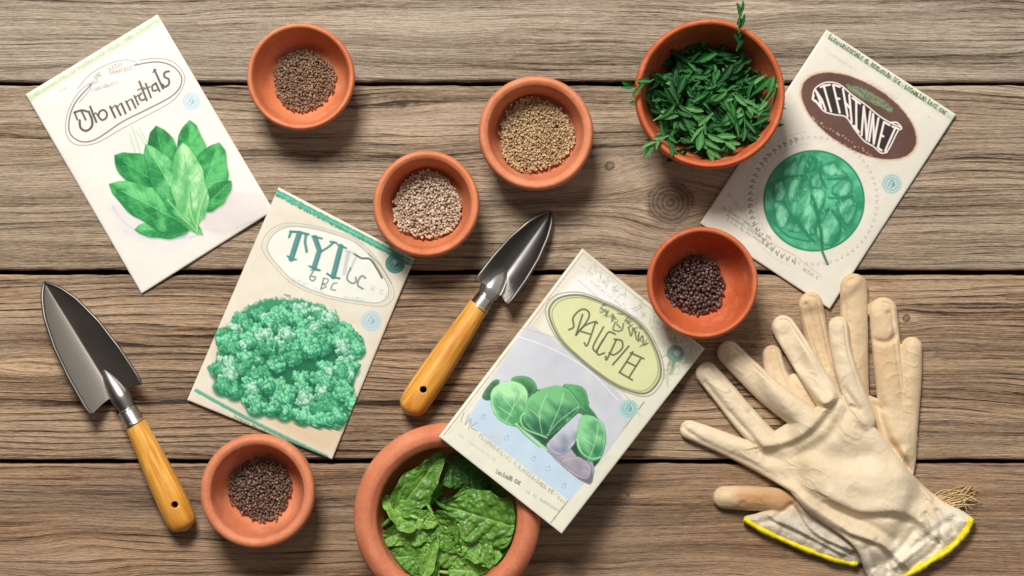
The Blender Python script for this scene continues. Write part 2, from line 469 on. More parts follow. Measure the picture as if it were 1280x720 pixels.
# ------------------------------------------------------------------ leaves
def leaf_mat(name, dark, mid, vein, rough=.33):
    t = NT(name)
    n = t.noise(t.obj(), 160, 4); n2 = t.noise(t.obj(), 900, 3)
    c = t.ramp(t.math('ADD', t.math('MULTIPLY', n, .8), t.math('MULTIPLY', n2, .2)), [(.3, dark), (.68, mid)])
    c = t.mix(t.math('MULTIPLY', t.attr('vein'), .75), c, rgba(vein))
    # undersides are paler
    c = t.mix(t.math('MULTIPLY', t.geo('Backfacing'), .25), c, rgba(vein))
    t.l.new(c, t.b.inputs['Base Color'])
    t.b.inputs['Roughness'].default_value = rough
    t.b.inputs['Specular IOR Level'].default_value = .45 if rough < .5 else .2
    t.bump(n2, .0004, .5)
    tr = t.node('ShaderNodeBsdfTranslucent'); tr.inputs[0].default_value = rgba(tuple(min(255, int(v * 1.1)) for v in mid))
    ms = t.node('ShaderNodeMixShader'); ms.inputs[0].default_value = .22
    out = t.n['Material Output']
    t.l.new(t.b.outputs[0], ms.inputs[1]); t.l.new(tr.outputs[0], ms.inputs[2]); t.l.new(ms.outputs[0], out.inputs[0])
    return t.m

def spinach_mesh(L, W, seed, cup=.25, curl=.3, twist=.0, pucker=1.0):
    """blade along +x from 0..L; returns blade V,F,vein and stem V,F"""
    rs = np.random.RandomState(seed)
    ns, nt = 64, 41
    s = np.linspace(0, 1, ns)[:, None]; u = np.linspace(-1, 1, nt)[None, :]
    w = W * .5 * np.sin(np.pi * np.clip(s * .985 + .008, 0, 1) ** .66) ** .46 * (1.06 - .22 * s)
    w = w * (1 + .05 * np.sin(9 * s + rs.rand() * 6))
    side = np.sign(u)
    edge = 1 + (.05 * np.sin(9 * s + 3 * side + rs.rand() * 6) + .05 * np.sin(21 * s + 2 * side + rs.rand() * 6)) * np.abs(u)
    x = L * s - .10 * L * np.abs(u) * (1 - s) * 0
    x = x + 0 * u
    y = u * w * edge
    au = np.abs(u)
    # side veins run obliquely
    nvn = 5.2
    ph = (s - .30 * au * (W / L) + .05 * (fbm(s * 5 + seed, u * 3 + 9, seed + 2, 2) - .5) * 2) * nvn + (.25 if seed % 2 else 0) * (side > 0)
    f = ph - np.floor(ph)
    dv = np.minimum(f, 1 - f)
    vein = np.exp(-(dv / .04) ** 2) * (1 - au) ** .7 * .55
    rib = np.exp(-(au * w / (W * .018 + 1e-9)) ** 2)
    vein = np.clip(vein + rib, 0, 1)
    z = cup * W * .5 * au ** 1.8 - .02 * W * rib
    z = z + pucker * W * .042 * np.sin(np.pi * f) * np.sin(np.pi * np.clip(au, 0, 1)) ** .6
    nn = fbm(s * 9 + seed, u * 4 + seed * .37 + 20, seed, 3) - .5
    z = z + pucker * W * .07 * nn * (au ** .5) + pucker * W * .06 * (fbm(s * 22 + seed, u * 9 + 4, seed + 5, 2) - .5) * np.clip(au * 3, 0, 1)
    z = z + W * .11 * np.sin(10 * s + 2.1 * side + rs.rand() * 6) * au ** 3
    # curl along the length (bend) and twist
    ang = curl * (s - .35) * 2
    z = z - L * curl * .5 * (s - .4) ** 2 * 1.6
    tw = twist * (s - .5)
    y2 = y * np.cos(tw) - z * np.sin(tw); z2 = y * np.sin(tw) + z * np.cos(tw)
    V = np.stack([x + 0 * y, y2, z2], -1).reshape(-1, 3)
    F = grid_faces(ns, nt)
    zs0 = float(z2[2, nt // 2])
    path = np.array([(-.32 * L, .03 * L * rs.randn(), zs0 - .10 * L), (-.15 * L, 0.01 * L, zs0 - .03 * L), (0, 0, zs0 - .0002), (.08 * L, 0, float(z2[5, nt // 2]) - .0004)])
    sv, sf = tube(catmull(path, 5), np.linspace(.0011, .0007, 16), 8)
    return V, F, vein.reshape(-1), sv, sf

def rotate(V, yaw, pitch=0, roll=0):
    c, s = math.cos(roll), math.sin(roll); V = V @ np.array([[1, 0, 0], [0, c, -s], [0, s, c]]).T
    c, s = math.cos(pitch), math.sin(pitch); V = V @ np.array([[c, 0, s], [0, 1, 0], [-s, 0, c]]).T
    c, s = math.cos(yaw), math.sin(yaw); return V @ np.array([[c, -s, 0], [s, c, 0], [0, 0, 1]]).T

sp_mats = [leaf_mat('spinach_green', (20, 74, 12), (86, 150, 42), (156, 200, 98)),
           leaf_mat('spinach_bright', (46, 112, 24), (124, 186, 68), (184, 218, 126)),
           leaf_mat('spinach_deep', (24, 70, 22), (58, 116, 38), (118, 164, 80))]
def spinach(bx, by, tx, ty, width, z, seed, mat, label, cup=.25, curl=.3, pitch=0, roll=0, twist=0, pucker=1.0, group=None):
    a = np.array(P(bx, by, z)); b = np.array(P(tx, ty, z))
    d = b - a; L = np.linalg.norm(d[:2])
    V, F, vein, sv, sf = spinach_mesh(L, width * S, seed, cup, curl, twist, pucker)
    yaw = math.atan2(d[1], d[0])
    V = rotate(V, yaw, pitch, roll) + a; sv = rotate(sv, yaw, pitch, roll) + a
    # keep every point inside the pot wall and above its floor
    for A in (V, sv):
        dx = A[:, 0] - pcx; dy = A[:, 1] - pcy; r = np.hypot(dx, dy)
        lim = ri - .0012
        over = r > lim
        k = np.where(over, (lim + 0 * r) / np.maximum(r, 1e-6), 1)
        A[:, 2] += np.where(over, (r - lim) * .8, 0)
        A[:, 0] = pcx + dx * k; A[:, 1] = pcy + dy * k
        A[:, 2] = np.clip(A[:, 2], .0062, PH + .002)
    root = thing('spinach_leaf', label, 'leaf', (a[0], a[1], z), group)
    new_mesh('blade', V, F, mat, parent=root, attrs={'vein': vein})
    new_mesh('stem', sv, sf, mat, parent=root, attrs={'vein': np.full(len(sv), .8)})

def z3(x, y): return (x / 3.6 + 430, y / 3.6 + 520)
rsl = np.random.RandomState(5)
for i in range(22):       # deeper leaves
    a = rsl.rand() * 6.283; rr = rsl.rand() ** .5 * 60
    x = 559 + rr * math.cos(a); y = 650 + rr * math.sin(a); b = rsl.rand() * 6.283; L = rsl.uniform(36, 56)
    spinach(x - L / 2 * math.cos(b), y - L / 2 * math.sin(b), x + L / 2 * math.cos(b), y + L / 2 * math.sin(b), L * rsl.uniform(.75, 1.0),
            .009 + .0055 * (i / 22.), 100 + i, sp_mats[2 if i % 3 else 0], '%s spinach leaf low in the large pot, %s' % ('dark' if i % 3 else 'mid green', ('toward the back' if y < 640 else 'toward the front') + (' left' if x < 559 else ' right')),
            cup=rsl.uniform(-.2, .3), curl=rsl.uniform(-.2, .5), roll=rsl.uniform(-.4, .4), pitch=rsl.uniform(-.2, .2), group='deeper spinach leaves in the pot')
specs = [  # base, tip in the 3.6x crop, width px, z, material, label, cup, curl, roll
    ((380, 470), (170, 560), 34, .020, 1, 'bright spinach leaf hugging the left wall of the pot', .5, .3, -.3),
    ((420, 620), (200, 640), 44, .019, 0, 'spinach leaf at the lower left of the pot under the narrow ones', .3, .3, .2),
    ((330, 500), (175, 370), 30, .022, 1, 'narrow spinach leaf folded along the left rim of the pot', .8, .2, .5),
    ((240, 430), (445, 165), 36, .021, 0, 'crinkled spinach leaf standing topmost at the back of the pot', .55, .25, .25),
    ((560, 610), (300, 560), 40, .020, 1, 'spinach leaf lying across the centre left of the pot', .2, .4, -.2),
    ((610, 700), (470, 690), 40, .020, 1, 'spinach leaf at the bottom middle of the pot beside a pale stem', .3, .2, .2),
    ((430, 700), (250, 690), 36, .019, 1, 'light spinach leaf lowest at the left of the pot', .35, .3, .3),
    ((660, 640), (760, 470), 40, .019, 0, 'spinach leaf against the right wall of the pot', .4, .2, -.4),
    ((560, 690), (710, 620), 36, .020, 1, 'spinach leaf lowest at the right of the pot', .3, .3, .3),
    ((395, 440), (520, 610), 36, .0215, 0, 'upright folded spinach leaf in the centre of the pot', .7, .3, .5),
    ((330, 460), (425, 480), 20, .024, 1, 'tiny bright spinach leaf lying left of the broad one', .3, .3, .1),
    ((655, 545), (500, 600), 48, .0235, 1, 'round light spinach leaf tucked below the broad one', .15, .25, .15),
    ((770, 500), (445, 400), 58, .0255, 0, 'broad flat spinach leaf on top near the seed packet', .1, .35, -.08),
    ((700, 600), (590, 650), 30, .022, 1, 'small spinach leaf beside the right wall under the round leaf', .3, .3, .2),
    ((360, 720), (420, 540), 14, .024, 1, 'long narrow pale spinach leaf pointing to the bottom of the pot', .8, .2, .1),
    ((470, 210), (640, 330), 40, .014, 2, 'shadowed spinach leaf under the edge of the seed packet', .3, .3, .2),
]
for i, (b, t_, w, z, mi, lb, cu, cr, ro) in enumerate(specs):
    bx, by = z3(*b); tx, ty = z3(*t_)
    spinach(bx, by, tx, ty, w * 1.22, z, 200 + i, sp_mats[mi], lb, cup=cu * .55, curl=cr * .6, roll=ro * .6, pucker=1.3, group=None)

# herb sprigs
herb_mats = [leaf_mat('herb_green', (8, 54, 22), (38, 112, 48), (90, 150, 84), .55), leaf_mat('herb_deep', (5, 36, 14), (24, 82, 34), (60, 116, 60), .55),
             leaf_mat('herb_light', (34, 100, 48), (96, 160, 92), (130, 180, 116), .5)]
def sprig_mesh(seed, L):
    rs = np.random.RandomState(seed)
    Vs = []; Fs = []; Ve = []; n = 0
    def leaflet(base, dirv, l, w):
        nonlocal n
        dirv = np.array(dirv) / np.linalg.norm(dirv)
        up = np.array([0, 0, 1.0]); sd = np.cross(dirv, up); sd /= np.linalg.norm(sd); nrm = np.cross(sd, dirv)
        m = 9
        rows = []
        roll = rs.uniform(-.9, .9)
        s2 = sd * math.cos(roll) + nrm * math.sin(roll); n2 = np.cross(s2, dirv)
        for k in range(m):
            t = k / (m - 1)
            ww = w * (math.sin(math.pi * min(1, t * .96 + .03)) ** .6) * (1 + .07 * ((k % 2) * 2 - 1))
            c = base + dirv * l * t - n2 * l * .18 * t * t
            for q in (-1, -.5, 0, .5, 1): rows.append(c + s2 * ww * q + n2 * abs(q) ** 1.3 * ww * .55)
            Ve.extend([0, .15, .8, .15, 0])
        Vs.append(np.array(rows)); Fs.append(grid_faces(m, 5) + n); n += m * 5
    k = rs.randint(2, 5)
    bend = rs.uniform(-.3, .3)
    for i in range(k):
        t = (i + .3) / k
        x = L * (t - .5); y = bend * L * (t - .5) ** 2 * 2
        sg = 1 if i % 2 else -1
        ang = sg * rs.uniform(.12, .5)
        leaflet(np.array([x, y, 0]), (math.cos(ang), math.sin(ang), rs.uniform(.0, .4)), L * rs.uniform(.5, .85), L * rs.uniform(.09, .15))
    leaflet(np.array([L * .35, bend * L * .1, 0]), (1, bend, .1), L * .6, L * .10)
    path = np.array([(L * (t - .5), bend * L * (t - .5) ** 2 * 2, 0) for t in np.linspace(-.05, 1, 8)])
    V, F = tube(path, np.linspace(.00045, .0003, 8), 6, False)
    Vs.append(V); Fs.append(np.array(F) + n); n += len(V); Ve.extend([.5] * len(V))
    return np.concatenate(Vs), np.concatenate(Fs), np.array(Ve)
variants = []
for v in range(12):
    V, F, ve = sprig_mesh(300 + v, 26 * S)
    mt = herb_mats[[0, 0, 1, 0, 2, 0, 1, 0, 0, 2, 1, 0][v]]
    me_o = new_mesh('herb_sprig', V, F, mt, origin=(0, 0, 0), attrs={'vein': ve})
    variants.append(me_o)
rsh = np.random.RandomState(8)
HZ = .040
placed = 0
def place_sprig(v, loc, rot, label, group='chopped herb sprigs in the bowl', scale=1.0):
    global placed
    if not v.get('used'):
        o = v; v['used'] = 1
    else:
        o = v.copy(); COL.objects.link(o)
    if 'label' in o: del o['label']
    o.location = loc; o.rotation_euler = rot; o.scale = (scale,) * 3
    if 'group' in o: del o['group']
    tag(o, label, 'herb', group)
    placed += 1
for i in range(250):
    lay = i / 250.
    a = rsh.rand() * 6.283; rr = rsh.rand() ** .55
    R_l = 60 + 28 * lay
    px = 886 + rr * R_l * math.cos(a); py = 124 + rr * (R_l - 4) * math.sin(a)
    # heap is higher towards the viewer's lower side, low under the far rim
    heap = np.clip((py - 60) / 90, 0.0, 1.0)
    z = .008 + lay * (.010 + .019 * heap) * (1 - .35 * rr ** 2) + .002 * rsh.rand()
    x, y, _ = P(px, py, z)
    dd = math.hypot(x - gcx, y - gcy); lim = (50 + 32 * min(1, z / .036)) * S
    if dd > lim: x = gcx + (x - gcx) * lim / dd; y = gcy + (y - gcy) * lim / dd
    vi = rsh.randint(12)
    tone_ = {1: 'dark green', 2: 'pale green'}.get([0, 0, 1, 0, 2, 0, 1, 0, 0, 2, 1, 0][vi], 'mid green')
    zone = 'by the back wall' if py < 85 else ('near the front rim' if py > 160 else ('on the left side' if px < 860 else ('on the right side' if px > 918 else 'in the middle')))
    dep = 'low in' if lay < .55 else 'on top of'
    place_sprig(variants[vi], (x, y, z), (rsh.uniform(-.6, .6), rsh.uniform(-.35, .35), rsh.rand() * 6.283),
                '%s herb sprig %s the bowl heap, %s' % (tone_, dep, zone), scale=rsh.uniform(.85, 1.3))
# the ones that stand out
def single(px, py, z, yaw, pitch, scale, label, v):
    x, y, _ = P(px, py, z)
    place_sprig(variants[v], (x, y, z), (0, -pitch, yaw), label, group='chopped herb sprigs in the bowl', scale=scale)
single(924, 26, .044, math.radians(82), .15, 1.0, 'herb sprig poking up over the back rim of the larger bowl', 3)
single(924, 50, .036, math.radians(84), .3, 1.0, 'thin herb stem leaning on the inside of the back rim', 2)
single(803, 106, .042, math.radians(195), .05, 1.05, 'herb sprig hanging over the left rim of the larger bowl', 0)
single(962, 116, .036, math.radians(60), .2, 1.1, 'pale herb sprig resting on the right inner wall of the bowl', 9)
single(822, 176, .041, math.radians(215), -.1, 1.0, 'herb sprig spilling over the lower left rim of the bowl', 4)
single(832, 170, .040, math.radians(-60), .1, 1.0, 'herb sprig lying on the lower left rim beside the spilling one', 7)
for v in variants:
    if 'used' in v: del v['used']
for o in list(COL.objects):
    if o.name.startswith('herb_sprig') and 'used' in o: del o['used']

# ------------------------------------------------------------------ seed packets
class Canvas:
    def __init__(s, TL, TR, BR, BL, base, res=2.0, seed=0):
        s.c = [np.array(q, float) for q in (TL, TR, BR, BL)]
        w = np.linalg.norm(s.c[1] - s.c[0]); h = np.linalg.norm(s.c[3] - s.c[0])
        s.nu = int(w * res) + 1; s.nv = int(h * res) + 1; s.res = res
        u = np.linspace(0, 1, s.nu)[None, :]; v = np.linspace(0, 1, s.nv)[:, None]
        s.u = u + 0 * v; s.v = v + 0 * u
        q = [(1 - u) * (1 - v), u * (1 - v), u * v, (1 - u) * v]
        s.X = sum(q[i] * s.c[i][0] for i in range(4)); s.Y = sum(q[i] * s.c[i][1] for i in range(4))
        s.col = np.ones((s.nv, s.nu, 3)) * np.array(base, float)
        s.rs = np.random.RandomState(seed)
        A = np.array([s.c[1] - s.c[0], s.c[3] - s.c[0]]).T; s.Ai = np.linalg.inv(A)
        s.ex = (s.c[1] - s.c[0]) / w; s.ey = (s.c[3] - s.c[0]) / h
    def sl(s, pts, pad):
        pts = np.asarray(pts, float); x0, y0 = pts.min(0) - pad; x1, y1 = pts.max(0) + pad
        cs = np.array([(x0, y0), (x1, y0), (x1, y1), (x0, y1)]) - s.c[0]
        uv = (s.Ai @ cs.T).T
        a = max(0, int(uv[:, 0].min() * s.nu) - 4); b = min(s.nu, int(uv[:, 0].max() * s.nu) + 5)
        c = max(0, int(uv[:, 1].min() * s.nv) - 6); d = min(s.nv, int(uv[:, 1].max() * s.nv) + 7)
        if a >= b or c >= d: return None
        return (slice(c, d), slice(a, b))
    def put(s, sl, m, color):
        color = np.asarray(color, float)
        s.col[sl] = s.col[sl] * (1 - m[..., None]) + color * m[..., None]
    def dist(s, sl, pts):
        X = s.X[sl]; Y = s.Y[sl]; d = np.full(X.shape, 1e9)
        for (x0, y0), (x1, y1) in zip(pts[:-1], pts[1:]):
            vx, vy = x1 - x0, y1 - y0; L = vx * vx + vy * vy + 1e-9
            t = np.clip(((X - x0) * vx + (Y - y0) * vy) / L, 0, 1)
            d = np.minimum(d, (X - x0 - t * vx) ** 2 + (Y - y0 - t * vy) ** 2)
        return np.sqrt(d)
    def inside(s, sl, pts):
        X = s.X[sl]; Y = s.Y[sl]; c = np.zeros(X.shape, bool)
        n = len(pts)
        for i in range(n):
            x0, y0 = pts[i]; x1, y1 = pts[(i + 1) % n]
            if y0 == y1: continue
            c ^= ((y0 > Y) != (y1 > Y)) & (X < (x1 - x0) * (Y - y0) / (y1 - y0) + x0)
        return c
    def stroke(s, pts, w, color, alpha=1, soft=.45, smooth=True, closed=False, rough=0):
        pts = np.asarray(pts, float)
        if smooth and len(pts) > 2: pts = catmull(pts, 5, closed)
        if closed: pts = np.concatenate([pts, pts[:1]])
        sl = s.sl(pts, w + 2)
        if sl is None: return
        d = s.dist(sl, pts)
        if rough: d = d + (fbm(s.X[sl] * .5, s.Y[sl] * .5, 5, 2) - .5) * rough * 2
        s.put(sl, np.clip((w / 2 - d) / (2 * soft) + .5, 0, 1) * alpha, color)
    def poly(s, pts, color, alpha=1, soft=.6, smooth=True, rough=0, fn=None):
        pts = np.asarray(pts, float)
        if smooth: pts = catmull(pts, 5, True)
        sl = s.sl(pts, soft + 3)
        if sl is None: return
        d = s.dist(sl, np.concatenate([pts, pts[:1]])); ins = s.inside(sl, pts)
        sd = np.where(ins, d, -d)
        if rough: sd = sd + (fbm(s.X[sl] * .35, s.Y[sl] * .35, 7, 3) - .5) * rough * 2
        m = np.clip(sd / (2 * soft) + .5, 0, 1) * alpha
        c = np.asarray(color, float)
        if fn is not None: c = fn(s.X[sl], s.Y[sl], sd, c)
        s.col[sl] = s.col[sl] * (1 - m[..., None]) + c * m[..., None]
    def disc(s, x, y, r, color, alpha=1, soft=.6):
        sl = s.sl([(x - r, y - r), (x + r, y + r)], 3)
        if sl is None: return
        d = np.hypot(s.X[sl] - x, s.Y[sl] - y)
        s.put(sl, np.clip((r - d) / (2 * soft) + .5, 0, 1) * alpha, color)
    def ring(s, x, y, r, w, color, alpha=1):
        a = np.linspace(0, 6.283, 40); s.stroke(np.stack([x + r * np.cos(a), y + r * np.sin(a)], 1), w, color, alpha, smooth=False)
    def scribble(s, p0, p1, h, color, w=.8, alpha=.8, pitch=3.2, gap=.2, up=None):
        """a line of tiny illegible print from p0 to p1"""
        p0 = np.array(p0, float); p1 = np.array(p1, float); L = np.linalg.norm(p1 - p0); d = (p1 - p0) / L
        n = np.array([d[1], -d[0]]) if up is None else np.array(up, float)
        x = 0
        while x < L:
            if s.rs.rand() < gap: x += pitch; continue
            k = s.rs.randint(3); o = p0 + d * x; hh = h * s.rs.uniform(.6, 1.1)
            if k == 0: pts = [o, o + n * hh + d * .3, o + d * pitch * .6 + n * hh * .5, o + d * pitch * .7]
            elif k == 1: pts = [o + n * hh, o + d * pitch * .2, o + d * pitch * .7 + n * hh * .1]
            else: pts = [o + n * hh * .8, o + d * pitch * .5 + n * hh * .9, o + n * hh * .3, o + d * pitch * .6]
            s.stroke(pts, w, color, alpha * s.rs.uniform(.6, 1), smooth=False)
            x += pitch * s.rs.uniform(.8, 1.2)
    def leaf(s, base, tip, width, dark, light, alpha=1, veins=6, bend=0, vein_c=None):
        base = np.array(base, float); tip = np.array(tip, float); d = tip - base; L = np.linalg.norm(d); d /= L; n = np.array([-d[1], d[0]])
        t = np.linspace(0, 1, 14); w = width / 2 * np.sin(np.pi * t ** .76) ** .58
        mid = base + d * (t * L)[:, None] + n * (bend * np.sin(np.pi * t))[:, None]
        wob = 1 + .07 * np.sin(t * 17 + s.rs.rand() * 6)
        pts = np.concatenate([mid + n * (w * wob)[:, None], (mid - n * (w / wob)[:, None])[::-1]])
        dark = np.array(dark, float); light = np.array(light, float)
        sd0 = s.rs.randint(50)
        def fn(X, Y, sd, c):
            a = (X - base[0]) * d[0] + (Y - base[1]) * d[1]; b = (X - base[0]) * n[0] + (Y - base[1]) * n[1]
            st = fbm(a * .07 + abs(b) * .03, b * .12 - a * .02, sd0, 3)
            k = np.clip(.5 + (st - .5) * 2.0 + .30 * np.sign(b) * np.clip(abs(b) / 3, 0, 1) - .35 * np.exp(-sd / 1.6) + .2 * (a / L - .4), 0, 1)
            return dark + (light - dark) * k[..., None]
        s.poly(pts + np.array([1.2, 1.4]), dark * .55, alpha * .35, 1.8, False)
        s.poly(pts, dark, alpha, .7, False, 0, fn)
        vc = np.array(vein_c if vein_c is not None else light + 25)
        s.stroke(mid[:12], 1.2, np.minimum(vc, 255), .7)
        for k in range(veins):
            tt = .15 + .68 * k / veins
            c0 = base + d * tt * L
            ww = width / 2 * math.sin(math.pi * min(1, tt + .12) ** .8) ** .75
            for sg in (-1, 1):
                s.stroke([c0, c0 + d * L * .09 + n * sg * ww * .5, c0 + d * L * .15 + n * sg * ww * .86], .7, np.minimum(vc, 255), .38)
                s.stroke([c0 + d * 1.6, c0 + d * (L * .09 + 1.6) + n * sg * ww * .5, c0 + d * (L * .15 + 1.6) + n * sg * ww * .86], 1.3, dark * .9, .22, .9)

def Z(f, ox, oy): return lambda pts: [(x / f + ox, y / f + oy) for x, y in pts]

def paper(cv, amt=4, seed=0):
    n = fbm(cv.X * .12, cv.Y * .12, seed, 4) - .5; n2 = vnoise(cv.X * 1.3, cv.Y * 1.3, seed + 3) - .5
    cv.col += (n * amt * 2 + n2 * amt * .8)[..., None]

def seal(cv, x, y, r, c1, c2, fill=.35):
    cv.disc(x, y, r, c1, fill); cv.ring(x, y, r - .5, 1.2, c1, .8); cv.ring(x, y, r * .62, .9, c2, .7)
    cv.stroke([(x - r * .35, y + r * .2), (x, y - r * .4), (x + r * .3, y + r * .1), (x - r * .1, y + r * .35)], 1.4, c2, .9)
    cv.disc(x + r * .15, y + r * .05, r * .2, c2, .7)
    for k in range(14):
        a = k * 6.283 / 14; cv.disc(x + r * .8 * math.cos(a), y + r * .8 * math.sin(a), .7, c2, .5)

# ---- packet 1, spinach
def art1():
    cv = Canvas((32, 118), (197, 18), (342, 263), (177, 367), (228, 224, 217), seed=1)
    paper(cv, 2.5, 1)
    ey, ex = cv.ey, cv.ex; TL = cv.c[0]
    Q = lambda u, v: tuple(TL + ex * u + ey * v)
    g = np.clip(1 - np.abs(cv.v * 289 - 7) / 6.5, 0, 1) ** .5
    cv.col = cv.col * (1 - .75 * g[..., None]) + np.array((206, 219, 188)) * .75 * g[..., None]
    for r_ in (7, 9): cv.scribble(Q(3, r_), Q(190, r_), 3.6, (142, 178, 138), .8, .6, 3.6, .15)
    cv.scribble(Q(38, 20), Q(50, 20), 3, (160, 150, 140), .8, .7, 3)
    # soft wash under the bunch
    z = Z(1.894, 20, 0)
    cv.poly(z([(225, 480), (300, 500), (440, 470), (520, 450), (560, 480), (590, 500), (560, 535), (440, 550), (400, 575), (300, 570), (240, 530)]), (221, 215, 218), .75, 3, True, 5)
    cv.poly(z([(450, 470), (520, 455), (600, 470), (560, 545), (450, 545)]), (216, 208, 204), .8, 3, True, 3)
    for q in ([(230, 490), (260, 530), (320, 560), (400, 560)], [(330, 540), (380, 565), (440, 555)], [(520, 540), (570, 520), (600, 505)]):
        cv.stroke(z(q), 2.2, (190, 186, 200), .5, 1.0, rough=1)
    gd, gl = (24, 116, 56), (84, 180, 100)
    for q in ([(275, 300), (300, 380)], [(285, 310), (330, 380)], [(270, 320), (285, 370)], [(290, 300), (318, 350)]):
        cv.stroke(z(q), 2.0, (160, 206, 165), .6, .8)
    cv.leaf((213, 240), (143, 194), 46, (22, 112, 54), (70, 170, 92))
    cv.leaf((214, 242), (195, 157), 46, (20, 110, 52), (66, 168, 90))
    cv.leaf((240, 235), (237, 150), 40, (22, 118, 56), (86, 186, 104))
    cv.leaf((246, 262), (274, 178), 50, (24, 122, 58), (86, 184, 104))
    cv.leaf((252, 262), (289, 226), 26, gd, gl)
    cv.leaf((238, 284), (168, 287), 26, (34, 134, 70), (106, 196, 122))
    cv.leaf((240, 284), (136, 230), 46, (28, 124, 62), (104, 196, 118))
    cv.leaf((240, 276), (182, 180), 40, (36, 136, 72), (124, 204, 132))
    cv.leaf((244, 282), (228, 178), 44, (88, 176, 104), (178, 226, 168), vein_c=(96, 176, 108))
    cv.leaf((252, 292), (214, 262), 12, (58, 150, 84), (140, 208, 140))
    for q in ([(252, 294), (240, 270), (236, 240)], [(250, 292), (230, 272), (210, 250)], [(246, 290), (250, 262), (258, 240)]):
        cv.stroke(q, 2.6, (150, 208, 140), .9); cv.stroke([(x + 1.4, y + .6) for x, y in q], .9, (50, 136, 70), .7)
    # emblem outline and title
    z = Z(4.8, 70, 50); ink = (104, 98, 92)
    cv.stroke(z([(470, 152), (560, 135), (640, 135), (710, 165), (752, 220), (745, 280), (690, 340), (560, 410), (400, 490), (250, 590), (170, 612), (110, 590), (78, 540), (85, 450), (120, 370), (180, 300), (215, 262)]), 1.7, ink, .85)
    cv.stroke(z([(130, 290), (200, 210), (300, 150), (400, 120), (470, 128), (490, 150)]), 1.0, ink, .6)
    cv.stroke(z([(500, 122), (600, 110), (700, 130), (765, 200), (766, 270), (700, 365), (560, 445), (400, 530), (250, 615), (140, 632), (80, 600), (58, 540), (66, 450), (105, 360), (150, 300), (205, 262), (200, 300), (140, 375)]), 1.0, (130, 124, 118), .8)
    T = (88, 82, 74)
    for w, q in [(2.6, [(110, 435), (155, 422), (188, 430)]), (2.4, [(152, 425), (178, 478)]), (2.2, [(112, 435), (128, 478)]), (2.8, [(142, 482), (148, 528), (182, 545), (214, 520), (216, 480), (196, 430)]),
                 (2.6, [(205, 400), (242, 492)]), (1.6, [(222, 455), (238, 438), (250, 455)]),
                 (2.4, [(262, 430), (255, 455), (275, 480), (300, 468), (305, 440), (285, 420), (262, 430)]),
                 (2.6, [(325, 400), (355, 465)]), (1.4, [(335, 412), (352, 394), (362, 400)]), (2.6, [(360, 395), (388, 450)]), (1.4, [(370, 402), (385, 382), (396, 388)]), (2.6, [(392, 382), (418, 440)]),
                 (2.4, [(420, 368), (446, 420)]), (1.4, [(426, 372), (446, 356), (456, 362)]), (2.4, [(455, 358), (478, 408)]), (2.2, [(470, 335), (494, 388)]), (1.4, [(478, 345), (492, 330)]),
                 (2.2, [(512, 320), (498, 340), (512, 362), (532, 355)]), (2.6, [(500, 250), (545, 362)]), (1.5, [(490, 300), (530, 285)]),
                 (2.4, [(538, 262), (570, 345)]), (1.5, [(528, 296), (566, 280)]), (2.2, [(600, 262), (578, 275), (582, 305), (605, 300)]), (2.4, [(598, 258), (622, 308)]),
                 (2.6, [(590, 178), (642, 292)]), (1.4, [(580, 195), (600, 178)]), (2.6, [(678, 188), (654, 195), (650, 220), (676, 236), (676, 266), (652, 282), (640, 268)])]:
        cv.stroke(z(q), w * 1.05, T, .95)
    for (a, b, hh) in [((215, 310), (380, 262), 6), ((235, 235), (400, 150), 7), ((310, 210), (450, 175), 6), ((205, 275), (260, 250), 8)]:
        A, B = z([a, b]); cv.scribble(A, B, hh * .8, (128, 116, 110), 1.0, .7, 3.6, .1)
    cv.scribble(z([(330, 205)])[0], z([(450, 190)])[0], 4, (176, 120, 110), .8, .5, 3)
    seal(cv, 239, 127, 11, (176, 208, 220), (140, 188, 206), .35)
    return cv

